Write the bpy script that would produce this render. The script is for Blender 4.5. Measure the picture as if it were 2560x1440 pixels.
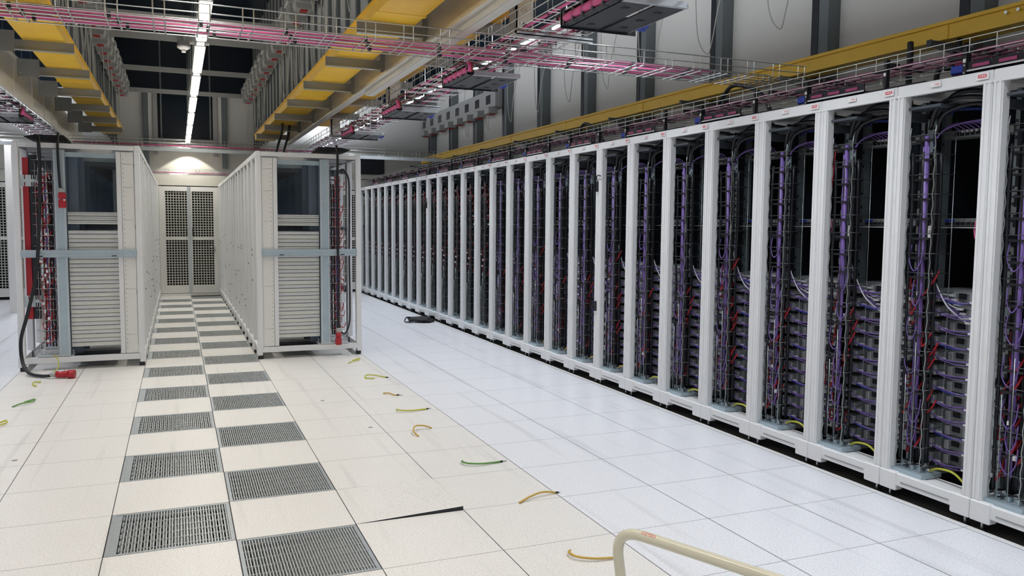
import bpy, math, random
from mathutils import Vector, Matrix, Euler
from math import sin, cos, pi, radians

S = bpy.context.scene
C = S.collection
for o in list(bpy.data.objects):
    bpy.data.objects.remove(o)

# ------------------------------------------------------------ camera, world, exposure
cam_d = bpy.data.cameras.new('camera')
cam = bpy.data.objects.new('camera', cam_d)
C.objects.link(cam)
YAW, PIT, ROLL, F = .3911, -.0776, .0087, 2027.55
_f = Vector((sin(YAW) * cos(PIT), cos(YAW) * cos(PIT), sin(PIT)))
_r = Vector((cos(YAW), -sin(YAW), 0))
_u = _r.cross(_f)
_r2 = cos(ROLL) * _r + sin(ROLL) * _u
_u2 = -sin(ROLL) * _r + cos(ROLL) * _u
M = Matrix((_r2, _u2, -_f)).transposed().to_4x4()
M.translation = Vector((-.2403, -4.1705, 1.5841))
cam.matrix_world = M
cam_d.sensor_width = 36
cam_d.lens = F * 36 / 2560
cam_d.clip_start = .05
S.camera = cam

W = bpy.data.worlds.new('world')
S.world = W
W.use_nodes = True
W.node_tree.nodes['Background'].inputs[0].default_value = (.55, .6, .75, 1)
W.node_tree.nodes['Background'].inputs[1].default_value = .02
S.view_settings.view_transform = 'Standard'
S.view_settings.look = 'None'
S.view_settings.gamma = 1
S.view_settings.use_curve_mapping = False
S.view_settings.exposure = -0.12
S.cycles.max_bounces = 8
S.cycles.diffuse_bounces = 5
S.cycles.glossy_bounces = 3
S.cycles.sample_clamp_indirect = 4
S.cycles.use_denoising = True

LIGHT_Z = 3.24
ROWS = [   # x, colour, area power, spread, whether the row is in view
    (0.0, (1.0, .955, .86), 10.6, 104),
    (2.78, (.90, .94, 1.0), 14.8, 108),
    (-2.78, (.93, .95, 1.0), 14.5, 108),
]
UP = {0.0: 7.0, 2.78: 38.0, -2.78: 20.0}  # power of the added upward fill, per lamp row
Y_JOINTS = [5.82 + 1.72 * k for k in range(-7, 6)]


# ------------------------------------------------------------ materials
def mat(name, col, rough=.5, metal=0., noise=0., nscale=40., bump=0., emis=None, estr=0., spec=None):
    m = bpy.data.materials.new(name)
    m.use_nodes = True
    nt = m.node_tree
    b = nt.nodes['Principled BSDF']
    b.inputs['Base Color'].default_value = (*col, 1)
    b.inputs['Roughness'].default_value = rough
    b.inputs['Metallic'].default_value = metal
    if spec is not None:
        b.inputs['Specular IOR Level'].default_value = spec
    if emis:
        b.inputs['Emission Color'].default_value = (*emis, 1)
        b.inputs['Emission Strength'].default_value = estr
    if noise or bump:
        tc = nt.nodes.new('ShaderNodeTexCoord')
        nz = nt.nodes.new('ShaderNodeTexNoise')
        nz.inputs['Scale'].default_value = nscale
        nz.inputs['Detail'].default_value = 3
        nt.links.new(tc.outputs['Object'], nz.inputs['Vector'])
        if noise:
            mx = nt.nodes.new('ShaderNodeMix')
            mx.data_type = 'RGBA'
            mx.inputs[6].default_value = (*[c * (1 - noise) for c in col], 1)
            mx.inputs[7].default_value = (*[min(1, c * (1 + noise)) for c in col], 1)
            nt.links.new(nz.outputs['Fac'], mx.inputs[0])
            nt.links.new(mx.outputs[2], b.inputs['Base Color'])
        if bump:
            bp = nt.nodes.new('ShaderNodeBump')
            bp.inputs['Strength'].default_value = bump
            bp.inputs['Distance'].default_value = .002
            nt.links.new(nz.outputs['Fac'], bp.inputs['Height'])
            nt.links.new(bp.outputs['Normal'], b.inputs['Normal'])
    return m


WHITE = mat('white powder coat', (.74, .75, .76), .42, 0, .03, 12)
WHITE2 = mat('warm white powder coat', (.74, .735, .71), .45, 0, .03, 12)
GALV = mat('galvanized steel', (.56, .61, .64), .38, .75, .12, 18)
GRM = mat('grate steel', (.74, .77, .78), .32, .6, .08, 30)
RAILM = mat('rail steel', (.25, .30, .33), .4, .5, .12, 12)
GALVB = mat('blue grey galvanized steel', (.42, .52, .58), .42, .45, .12, 10)
WIRE = mat('zinc plated wire', (.68, .70, .69), .30, .9)
WIRED = mat('dull zinc wire', (.38, .42, .42), .35, .8)
ALU = mat('aluminium duct sheet', (.66, .64, .58), .36, .55, .07, 4)
ALUF = mat('drawn aluminium chassis', (.66, .67, .63), .42, .55, .14, 9)
GREYP = mat('grey painted bracket', (.30, .31, .30), .45, .5, .08, 8)
YEL = mat('yellow duct', (.93, .56, .04), .42, 0, .10, 5)
BLACK = mat('black plastic', (.012, .013, .017), .45, 0, .2, 20)
BLACKM = mat('black satin metal', (.022, .024, .032), .35, .3, .2, 20)
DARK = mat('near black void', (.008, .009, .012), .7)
PINK = mat('magenta cable', (.72, .12, .33), .4, 0, .2, 30)
PINKD = mat('dark magenta cable', (.42, .06, .18), .45, 0, .2, 30)
PURP = mat('purple cable', (.165, .10, .34), .42, 0, .15, 30)
BLUE = mat('blue plug', (.02, .05, .38), .4)
RED = mat('red plastic', (.40, .014, .025), .4, 0, .1, 20)
REDD = mat('dark red cable', (.36, .015, .02), .45)
YG = mat('yellow green earth wire', (.50, .50, .05), .45)
YW = mat('yellow ochre earth wire', (.56, .37, .08), .45)
GRN = mat('green earth wire', (.12, .30, .06), .45)
CREAM = mat('cream enamel tube', (.66, .635, .52), .22, 0, .02, 10)
SERV = mat('grey server chassis', (.33, .36, .37), .4, .45, .15, 25)
SERVL = mat('light server metal', (.60, .62, .63), .35, .5, .12, 25)
DSTEEL = mat('dark steel', (.085, .10, .12), .45, .4, .15, 10)
WIREK = mat('dark wire', (.10, .11, .12), .35, .7)
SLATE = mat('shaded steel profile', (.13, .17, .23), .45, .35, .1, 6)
CLEAR = mat('connector clear plastic', (.8, .8, .85), .2)
WALLM = mat('grey wall panel', (.74, .73, .70), .6, 0, .03, 1.2)
WALLD = mat('grey screen panel', (.52, .53, .52), .55, 0, .05, 1.5)
COLD = mat('column grey', (.17, .19, .20), .5, .3)
NAVY = mat('dark navy glazing', (.006, .012, .022), .25)
FRAMEG = mat('light grey frame', (.36, .36, .35), .5)
MESHW = mat('pale mesh paint', (.70, .70, .64), .45, .1)
STICK = mat('label white', (.82, .80, .80), .5)
REDT = mat('label red', (.62, .03, .06), .5)
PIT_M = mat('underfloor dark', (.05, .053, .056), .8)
SUBF = mat('brown black steel strip', (.10, .095, .09), .5, .2, .15, 6)
BEIGEW = mat('warm end wall', (.60, .585, .52), .55, 0, .03, 1.5)
WCAB = mat('off white cable', (.55, .55, .50), .5)
BAGM = mat('black nylon', (.012, .013, .016), .75, 0, .3, 40, .5)


def floor_mat(name, a, b_, rough):
    m = bpy.data.materials.new(name)
    m.use_nodes = True
    nt = m.node_tree
    N, L = nt.nodes, nt.links
    b = N['Principled BSDF']
    b.inputs['Roughness'].default_value = rough
    tc = N.new('ShaderNodeTexCoord')
    sp = N.new('ShaderNodeSeparateXYZ')
    L.new(tc.outputs['Object'], sp.inputs[0])

    def mth(op, x, y=None):
        n = N.new('ShaderNodeMath')
        n.operation = op
        for i, v in enumerate((x, y)):
            if v is None:
                continue
            if isinstance(v, (int, float)):
                n.inputs[i].default_value = v
            else:
                L.new(v, n.inputs[i])
        return n.outputs[0]
    mask = None
    for ax in (0, 1):
        q = mth('PINGPONG', sp.outputs[ax], .3)          # 0 at joints (multiples of .6)
        lt = mth('LESS_THAN', q, .0016 if ax == 1 else .0024)
        mask = lt if mask is None else mth('MAXIMUM', mask, lt)
    # speckle
    n1 = N.new('ShaderNodeTexNoise'); n1.inputs['Scale'].default_value = 150; n1.inputs['Detail'].default_value = 2
    n2 = N.new('ShaderNodeTexNoise'); n2.inputs['Scale'].default_value = 3.0; n2.inputs['Detail'].default_value = 4
    n3 = N.new('ShaderNodeTexNoise'); n3.inputs['Scale'].default_value = 1.0; n3.inputs['Detail'].default_value = 3
    mp = N.new('ShaderNodeMapping'); mp.inputs['Scale'].default_value = (9, .35, 1)
    L.new(tc.outputs['Object'], n1.inputs['Vector'])
    L.new(tc.outputs['Object'], n2.inputs['Vector'])
    L.new(tc.outputs['Object'], mp.inputs[0])
    L.new(mp.outputs[0], n3.inputs['Vector'])
    r1 = N.new('ShaderNodeValToRGB'); r1.color_ramp.elements[0].position = .36; r1.color_ramp.elements[1].position = .47
    r1.color_ramp.elements[0].color = (.74, .74, .73, 1)
    L.new(n1.outputs['Fac'], r1.inputs[0])
    r3 = N.new('ShaderNodeValToRGB'); r3.color_ramp.elements[0].position = .30; r3.color_ramp.elements[1].position = .42
    r3.color_ramp.elements[0].color = (.87, .87, .87, 1)
    L.new(n3.outputs['Fac'], r3.inputs[0])
    mx = N.new('ShaderNodeMix'); mx.data_type = 'RGBA'
    mx.inputs[6].default_value = (*a, 1); mx.inputs[7].default_value = (*b_, 1)
    L.new(n2.outputs['Fac'], mx.inputs[0])

    def mul(x, y):
        n = N.new('ShaderNodeMix'); n.data_type = 'RGBA'; n.blend_type = 'MULTIPLY'; n.inputs[0].default_value = 1
        L.new(x, n.inputs[6]); L.new(y, n.inputs[7])
        return n.outputs[2]
    c = mul(mul(mx.outputs[2], r1.outputs[0]), r3.outputs[0])
    fin = N.new('ShaderNodeMix'); fin.data_type = 'RGBA'
    fin.inputs[7].default_value = (.06, .055, .06, 1)
    L.new(mask, fin.inputs[0]); L.new(c, fin.inputs[6])
    L.new(fin.outputs[2], b.inputs['Base Color'])
    return m


FL_WARM = floor_mat('cream speckled laminate tiles', (.76, .742, .712), (.80, .785, .76), .34)
FL_COOL = floor_mat('white speckled laminate tiles', (.77, .79, .83), (.81, .82, .86), .30)


# ------------------------------------------------------------ mesh building
def frame_of(t):
    t = t.normalized()
    a = Vector((0, 0, 1)) if abs(t.z) < .9 else Vector((1, 0, 0))
    n = t.cross(a).normalized()
    return n, t.cross(n).normalized()


def smooth_path(pts, k=6):
    P = [Vector(p) for p in pts]
    if len(P) < 3:
        return P
    out = []
    for i in range(len(P) - 1):
        p0 = P[max(i - 1, 0)]; p1 = P[i]; p2 = P[i + 1]; p3 = P[min(i + 2, len(P) - 1)]
        for j in range(k):
            t = j / k
            out.append(.5 * ((2 * p1) + (p2 - p0) * t + (2 * p0 - 5 * p1 + 4 * p2 - p3) * t * t + (3 * p1 - p0 - 3 * p2 + p3) * t ** 3))
    out.append(P[-1])
    return out


class MB:
    def __init__(s):
        s.v = []; s.f = []; s.mi = []; s.mats = []; s.sm = []

    def m(s, mt):
        if mt not in s.mats:
            s.mats.append(mt)
        return s.mats.index(mt)

    def box(s, x0, y0, z0, x1, y1, z1, mt=None, ch=0.):
        i = len(s.v)
        if ch:
            # bevelled box: chamfer the 4 vertical-axis edges and top/bottom rims
            c = ch
            ring = [(x0 + c, y0), (x1 - c, y0), (x1, y0 + c), (x1, y1 - c), (x1 - c, y1), (x0 + c, y1), (x0, y1 - c), (x0, y0 + c)]
            inner = [(x0 + c, y0 + c), (x1 - c, y0 + c), (x1 - c, y0 + c), (x1 - c, y1 - c), (x1 - c, y1 - c), (x0 + c, y1 - c), (x0 + c, y1 - c), (x0 + c, y0 + c)]
            for z, R in ((z0, inner), (z0 + c, ring), (z1 - c, ring), (z1, inner)):
                s.v += [(x, y, z) for x, y in R]
            fs = []
            for k in range(3):
                for j in range(8):
                    a = i + k * 8 + j; b = i + k * 8 + (j + 1) % 8
                    fs.append((a, b, b + 8, a + 8))
            fs.append(tuple(i + j for j in reversed((0, 1, 3, 5))))
            fs.append(tuple(i + 24 + j for j in (0, 1, 3, 5)))
        else:
            s.v += [(x0, y0, z0), (x1, y0, z0), (x1, y1, z0), (x0, y1, z0), (x0, y0, z1), (x1, y0, z1), (x1, y1, z1), (x0, y1, z1)]
            fs = [(i, i + 3, i + 2, i + 1), (i + 4, i + 5, i + 6, i + 7), (i, i + 1, i + 5, i + 4), (i + 1, i + 2, i + 6, i + 5), (i + 2, i + 3, i + 7, i + 6), (i + 3, i, i + 4, i + 7)]
        s.f += fs
        s.mi += [s.m(mt) if mt else 0] * len(fs); s.sm += [False] * len(fs)
        return s

    def tube(s, pts, r, n=6, mt=None, cap=True, smooth=True):
        P = [Vector(p) for p in pts]
        i0 = len(s.v)
        nrm = None
        for k, p in enumerate(P):
            t = (P[min(k + 1, len(P) - 1)] - P[max(k - 1, 0)])
            if t.length < 1e-9:
                t = Vector((0, 0, 1))
            t.normalize()
            if nrm is None:
                nrm, _ = frame_of(t)
            nrm = (nrm - t * nrm.dot(t))
            if nrm.length < 1e-6:
                nrm, _ = frame_of(t)
            nrm.normalize()
            b = t.cross(nrm)
            rr = r[k] if isinstance(r, (list, tuple)) else r
            for j in range(n):
                a = 2 * pi * j / n
                s.v.append(tuple(p + rr * (cos(a) * nrm + sin(a) * b)))
        fs = []
        for k in range(len(P) - 1):
            for j in range(n):
                a = i0 + k * n + j; b = i0 + k * n + (j + 1) % n
                fs.append((a, b, b + n, a + n))
        s.sm += [smooth] * len(fs)
        if cap:
            fs.append(tuple(i0 + j for j in reversed(range(n))))
            fs.append(tuple(i0 + (len(P) - 1) * n + j for j in range(n)))
            s.sm += [False, False]
        s.f += fs
        s.mi += [s.m(mt) if mt else 0] * len(fs)
        return s

    def rod(s, a, b, r, n=5, mt=None):
        return s.tube([a, b], r, n, mt, True, True)

    def prism(s, poly, axis, a0, a1, mt=None):
        """poly: 2D points (ccw) in the plane across axis; extruded a0..a1"""
        def P(u, v, w):
            return {'x': (w, u, v), 'y': (u, w, v), 'z': (u, v, w)}[axis]
        i = len(s.v); n = len(poly)
        s.v += [P(u, v, a0) for u, v in poly] + [P(u, v, a1) for u, v in poly]
        fs = [(i + j, i + (j + 1) % n, i + n + (j + 1) % n, i + n + j) for j in range(n)]
        fs += [tuple(i + j for j in reversed(range(n))), tuple(i + n + j for j in range(n))]
        s.f += fs
        s.mi += [s.m(mt) if mt else 0] * len(fs); s.sm += [False] * len(fs)
        return s

    def quad(s, p, mt=None):
        i = len(s.v)
        s.v += [tuple(q) for q in p]
        s.f.append(tuple(range(i, i + len(p)))); s.mi.append(s.m(mt) if mt else 0); s.sm.append(False)
        return s

    def mesh(s, name, mt=None):
        me = bpy.data.meshes.new(name)
        me.from_pydata(s.v, [], s.f)
        for x in (s.mats or [mt]):
            me.materials.append(x)
        me.polygons.foreach_set('material_index', s.mi)
        me.polygons.foreach_set('use_smooth', s.sm)
        me.update()
        import bmesh
        bm = bmesh.new(); bm.from_mesh(me)
        bmesh.ops.recalc_face_normals(bm, faces=bm.faces)
        bm.to_mesh(me); bm.free()
        return me

    def build(s, name, mt=None, parent=None, loc=None, rot=None):
        return link(name, s.mesh(name, mt), parent, loc, rot)


def link(name, me, parent=None, loc=None, rot=None):
    o = bpy.data.objects.new(name, me)
    C.objects.link(o)
    if parent is not None:
        o.parent = parent
    if loc is not None:
        o.location = loc
    if rot is not None:
        o.rotation_euler = rot
    return o


def tag(o, label, cat, group=None, kind=None):
    if label:
        o['label'] = label
    if cat:
        o['category'] = cat
    if group:
        o['group'] = group
    if kind:
        o['kind'] = kind
    return o


def thing(name, label, cat, loc=(0, 0, 0), rz=0., group=None):
    o = bpy.data.objects.new(name, None)
    o.empty_display_size = .1
    C.objects.link(o)
    o.location = loc; o.rotation_euler = (0, 0, rz)
    return tag(o, label, cat, group)


def struct(o):
    o['kind'] = 'structure'
    return o


def kids(o):
    return [c for c in C.objects if c.parent is o]


def dup(root, kidmap, loc, rz=0., label=None, group=None, scale=None):
    """copy a thing with its parts (kidmap: list of (part, [subparts]))"""
    r = root.copy(); C.objects.link(r)
    r.location = loc; r.rotation_euler = (0, 0, rz)
    if scale:
        r.scale = scale
    if label:
        r['label'] = label
    if group:
        r['group'] = group
    for ch, sub in kidmap:
        c = ch.copy(); C.objects.link(c); c.parent = r
        for g in sub:
            d = g.copy(); C.objects.link(d); d.parent = c
    return r


def kmap(root):
    return [(c, kids(c)) for c in kids(root)]


ORD = ['first', 'second', 'third', 'fourth', 'fifth', 'sixth', 'seventh', 'eighth', 'ninth', 'tenth', 'eleventh', 'twelfth', 'thirteenth', 'fourteenth', 'fifteenth', 'sixteenth', 'seventeenth', 'eighteenth', 'nineteenth', 'twentieth', 'twenty-first', 'twenty-second', 'twenty-third', 'twenty-fourth', 'twenty-fifth', 'twenty-sixth', 'twenty-seventh', 'twenty-eighth']


def text_mesh(body, size, ext=.0006, bold=0.):
    cu = bpy.data.curves.new('t', 'FONT')
    cu.body = body; cu.size = size; cu.extrude = ext; cu.align_x = 'CENTER'; cu.align_y = 'CENTER'; cu.resolution_u = 3
    cu.offset = bold
    o = bpy.data.objects.new('t', cu); C.objects.link(o)
    dg = bpy.context.evaluated_depsgraph_get()
    me = bpy.data.meshes.new_from_object(o.evaluated_get(dg))
    bpy.data.objects.remove(o)
    return me


# ------------------------------------------------------------ room shell
Y_END = 14.62
Y_BACK = -7.0
GR = set()
for j in range(-4, 24):
    if j % 2 == 0:
        GR.add((-1, j))
    else:
        GR.add((0, j))
RAISED = (1, 0)


def build_floor():
    b = MB()
    i0, i1, j0, j1 = -12, 6, -11, 24
    for i in range(i0, i1):
        for j in range(j0, j1):
            if (i, j) in GR or (i, j) == RAISED:
                continue
            x0, x1, y0, y1 = i * .6, (i + 1) * .6, j * .6, (j + 1) * .6
            if i == 5:
                x1 = 3.625
            if j == j1 - 1:
                y1 = Y_END + .1
            warm = (-3 <= i < 3) and j < 24
            b.box(x0, y0, -.035, x1, y1, 0, FL_WARM if warm else FL_COOL)
    o = b.build('floor')
    struct(o)
    # edging and lower strip under the right row of racks
    t = MB().box(3.625, Y_BACK, -.035, 3.642, Y_END, .002, WHITE2).build('trim_1')
    struct(t)
    t = MB().box(3.642, Y_BACK, -.06, 5.4, Y_END, -.012, SUBF).build('floor_right')
    struct(t)
    t = MB().box(-1.2, Y_BACK, -.5, 1.2, Y_END, -.45, PIT_M).build('floor_lower')
    struct(t)


build_floor()


def walls():
    # end wall: warm lower part, grey upper part with dark glazing
    b = MB()
    y0, y1 = Y_END, Y_END + .12
    Zt = 4.27
    # openings for the mesh doors
    doors = [(-3.66, -1.95), (-.585, .60), (2.0, 3.66)]
    xs = [-7.2]
    for a, c in doors:
        xs += [a, c]
    xs += [5.4]
    for k in range(0, len(xs), 2):
        b.box(xs[k], y0, 0, xs[k + 1], y1, 2.36, BEIGEW)
    b.box(-7.2, y0, 2.36, 5.4, y1, 3.30, BEIGEW)
    b.box(-7.2, y0, 3.30, -.62, y1, Zt, WALLM)
    b.box(.56, y0, 3.30, 5.4, y1, Zt, WALLM)
    struct(b.build('wall_back'))
    struct(MB().box(-7.2, y0 + .02, Zt, 5.4, y1 + .1, 5.6, NAVY).build('wall_upper'))
    w = MB()
    w.box(-.585, y0 + .05, 3.34, .525, y0 + .09, Zt, NAVY)
    wn = struct(w.build('window_1'))
    fr = MB()
    fr.box(-.66, y0 - .04, 3.0, -.575, y0 + .02, Zt, FRAMEG).box(.515, y0 - .04, 3.0, .60, y0 + .02, Zt, FRAMEG).box(-.575, y0 - .04, 3.27, .515, y0 + .02, 3.345, FRAMEG)
    fr.build('window_frame', None, wn)
    mu = MB()
    for x in (-.52, .45):
        mu.box(x, y0 - .02, 3.345, x + .03, y0 + .03, 5.6, COLD)
    mu.build('mullion', None, wn)
    for k, x in enumerate((-.80, .74)):
        struct(MB().box(x - .05, y0 - .09, 2.75, x + .05, y0, Zt, COLD, .006).build('trim_%d' % (k + 2)))
    # room behind the end doors, dark racks beyond
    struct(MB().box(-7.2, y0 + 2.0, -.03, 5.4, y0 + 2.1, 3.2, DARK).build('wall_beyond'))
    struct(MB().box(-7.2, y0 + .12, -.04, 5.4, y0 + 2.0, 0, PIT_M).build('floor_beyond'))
    # right wall with columns
    b = MB().box(5.4, Y_BACK, -.06, 5.5, Y_END + .1, 4.75, WALLM)
    struct(b.build('wall_right'))
    k = 0
    for y in [1.80 + 1.56 * i for i in range(-3, 9)]:
        c = MB()
        c.box(5.26, y - .10, 0, 5.41, y + .02, 4.75, COLD)
        c.box(5.255, y + .02, 0, 5.41, y + .105, 4.75, BLACKM)
        struct(c.build('column_%d' % (k + 1)))
        k += 1
    struct(MB().box(-7.3, Y_BACK, 0, -7.2, Y_END + .1, 4.75, WALLM).build('wall_left'))
    struct(MB().box(-7.2, Y_BACK - .1, 0, 5.5, Y_BACK, 5.6, WALLM).build('wall_front'))
    struct(MB().box(-7.3, Y_BACK - .1, 5.6, 5.6, Y_END + 2.2, 5.7, NAVY).build('ceiling'))
    struct(MB().box(5.4, Y_BACK, 4.75, 5.5, Y_END + .1, 5.6, NAVY).build('wall_right_upper'))
    struct(MB().box(-7.3, Y_BACK, 4.75, -7.2, Y_END + .1, 5.6, NAVY).build('wall_left_upper'))


walls()


# screens above the two rack blocks
def screens():
    for sx, side in ((-1, 'left'), (1, 'right')):
        X = 1.40 * sx
        b = MB()
        y = -6.9
        k = 0
        t = thing('containment_screen', 'grey panelled screen hanging above the rack block %s of the central aisle' % side, 'screen', (X, 0, 3.12))
        while y < Y_END:
            b.box(-.02, y, 0, .02, min(y + .42, Y_END), 2.45, WALLD)
            y += .5
        b.build('panel', None, t)
        s = MB(); y = -6.9
        while y < Y_END - .1:
            s.box(-.05 if sx > 0 else .0, y + .42, 0, .0 if sx > 0 else .05, y + .5, 2.45, COLD)
            y += .5
        s.build('post', None, t)
        # damper boxes in front of it
        me_box = MB()
        me_box.box(-.11, -.15, .06, .11, .15, .30, GREYB, .01)
        me_box.prism([(-.09, 0), (.09, 0), (.11, .06), (-.11, .06)], 'y', -.12, .12, GREYB)
        me_box.box(-.13, -.17, .2, .13, .17, .3, GREYB, .01)
        me_box.box(*((.1, -.03, .1, .20, .03, .14) if sx > 0 else (-.20, -.03, .1, -.1, .03, .14)), GREYP)
        mb = me_box.mesh('damper_box')
        cap = MB().box(-.04, -.07, -.010, .04, .07, 0, REDD).mesh('red_foot')
        cls = MB().tube(smooth_path([(0, 0, 0), (.02, .02, -.25), (.01, .05, -.7), (.03, .12, -.85), (.04, .17, -.6), (.03, .16, -.1)], 5), .006, 5, WCAB).mesh('hanging_lead')
        y = 5.2
        k = 0
        while y < 14.4:
            r = tag(link('damper_actuator', mb, None, (sx * 1.19, y, 4.08)), 'grey damper box on the %s screen, %s from the camera' % (side, ORD[k]), 'box', 'damper boxes on the aisle screens')
            link('red_cap', cap, r)
            if k % 2 == 0 and sx > 0 or k % 3 == 0:
                link('lead', cls, r, (0, .05, .05), (0, 0, random.uniform(-1, 1)))
            y += .62; k += 1


GREYB = mat('grey box paint', (.34, .34, .33), .5)
random.seed(3)
screens()

for k, (y, lbl) in enumerate(((7.6, 'nearest'), (8.9, 'second'), (11.6, 'third'), (14.2, 'farthest'))):
    b = MB().box(-1.36, y, 4.26, 1.36, y + .045, 4.30, FRAMEG).box(-1.36, y, 4.21, 1.36, y + .006, 4.26, FRAMEG)
    tag(b.build('ceiling_rail'), 'long grey steel rail crossing high over the central aisle, %s from the camera' % lbl, 'rail', 'rails across the central aisle')


# ------------------------------------------------------------ lamps
def lamps():
    hm = MB().box(-.05, -.70, 0, .05, .70, .07, WHITE2, .006).mesh('lamp_housing')
    jm = MB().box(-.035, -.16, .01, .035, .16, .06, GALV).mesh('lamp_joint')
    dm = {}
    names = {0.0: 'over the central aisle', 2.78: 'over the right hand aisle', -2.78: 'over the left hand aisle'}
    for X, col, pw, spr in ROWS:
        em = mat('diffuser', (.9, .9, .9), .4, emis=col, estr=14)
        d = MB().box(-.043, -.69, -.012, .043, .69, 0, em).mesh('diffuser')
        vis = 0
        for k, yj in enumerate(Y_JOINTS[:-1]):
            yc = yj + .86
            if yc > 14.4:
                continue
            lab = 'lit white strip light %s, %s of its line' % (names[X], ORD[vis])
            vis += 1
            t = thing('strip_light', lab, 'ceiling light', (X, yc, LIGHT_Z), 0, 'strip lights in line above the aisles')
            link('housing', hm, t, (0, 0, .012)); link('diffuser', d, t, (0, 0, .012)); link('connector', jm, t, (0, .86, .012))
            w = MB()
            w.rod((0, -.5, .08), (0, -.5, 5.6 - LIGHT_Z), .003, 4, WIRED).rod((0, .5, .08), (0, .5, 5.6 - LIGHT_Z), .003, 4, WIRED)
            w.build('suspension_wire', None, t)
            ld = bpy.data.lights.new('lamp', 'AREA')
            ld.shape = 'RECTANGLE'; ld.size = .07; ld.size_y = 1.36
            ld.energy = pw; ld.color = col; ld.spread = radians(spr)
            lo = bpy.data.objects.new('lamp_glow', ld); C.objects.link(lo)
            lo.parent = t; lo.location = (0, 0, -.006)
            ud = bpy.data.lights.new('wall_fill', 'AREA')  # upward fill added above the housing to brighten the upper walls
            ud.shape = 'RECTANGLE'; ud.size = .08; ud.size_y = 1.3
            ud.energy = UP[X]; ud.color = col
            uo = bpy.data.objects.new('added_wall_fill', ud); C.objects.link(uo)
            uo.parent = t; uo.location = (0, 0, .09); uo.rotation_euler = (pi, 0, 0)
            if X == 0 and yc > 13:
                sd = bpy.data.lights.new('scallop_spot', 'SPOT')  # extra spot added to throw a crisp scallop on the end wall
                sd.energy = 48; sd.spot_size = radians(104); sd.spot_blend = .06; sd.color = col; sd.shadow_soft_size = .03
                so = bpy.data.objects.new('added_scallop_spot', sd); C.objects.link(so)
                so.parent = t; so.location = (0, .72, -.01)


lamps()


# ------------------------------------------------------------ floor grates
def grates():
    def make(left):
        fr = MB()
        for a in ((.003, .003, .597, .022), (.003, .578, .597, .597), (.003, .022, .022, .578), (.578, .022, .597, .578)):
            fr.box(a[0], a[1], -.035, a[2], a[3], 0, GALV)
        x0 = .022
        if left:
            fr.box(.022, .022, -.012, .055, .578, -.003, GALV)
            for k in range(6):
                fr.box(.06, .05 + k * .09, -.012, .066, .11 + k * .09, -.002, GALV)
            x0 = .068
        bars = MB()
        x = x0 + .006
        while x < .574:
            bars.box(x, .022, -.022, x + .0048, .578, -.002, GRM)
            x += .0142
        rods = MB()
        for k in range(6):
            rods.box(x0, .06 + k * .092, -.010, .578, .066 + k * .092, -.001, WIRE)
        dm = MB()
        x = .03
        while x < .57:   # sloping damper blades underneath
            dm.quad([(x, .02, -.034), (x + .018, .02, -.046), (x + .018, .58, -.046), (x, .58, -.034)], GRM)
            x += .028
        return fr.mesh('frame'), bars.mesh('bearing_bars'), rods.mesh('cross_rods'), dm.mesh('damper')
    A, B = make(True), make(False)
    ro = {}
    cells = sorted(GR, key=lambda c: (c[0], c[1]))
    cnt = {-1: 0, 0: 0}
    for i, j in cells:
        if j > 23:
            continue
        vis = j >= (-1)
        k = cnt[i]
        if vis:
            cnt[i] += 1
        side = 'left' if i == -1 else 'right'
        lab = 'grey slotted metal floor grate in the %s column of the aisle, %s from the front' % (side, ORD[k])
        if not vis:
            lab = 'grey slotted metal floor grate beside the camera, %s column, row %d' % (side, -j)
        t = thing('floor_grate', lab, 'floor grate', (i * .6, j * .6, 0), 0, 'floor grates down the central aisle')
        ms = A if i == -1 else B
        for n, m_ in zip(('frame', 'bearing_bar', 'cross_rod', 'damper'), ms):
            link(n, m_, t)


grates()

# the tile that has lifted at one corner
i, j = RAISED
rt = MB()
x0, x1, y0, y1 = .0, .6, 0, .6
top = [(x0 + .002, y0 + .002, 0), (x1 - .002, y0 + .002, .022), (x1 - .002, y1 - .002, .003), (x0 + .002, y1 - .002, 0)]
bot = [(p[0], p[1], p[2] - .033) for p in top]
rt.quad(top, FL_WARM).quad(bot[::-1], BLACK)
for a in range(4):
    rt.quad([top[a], bot[a], bot[(a + 1) % 4], top[(a + 1) % 4]], BLACKM)
tag(rt.build('floor_tile', None, None, (i * .6, j * .6, 0)), 'cream floor tile with one corner lifted, leaving a dark wedge gap', 'floor tile')


# ------------------------------------------------------------ rack pieces
RH, RW, RD = 2.40, .60, 1.20
PW = .055   # post width


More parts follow.
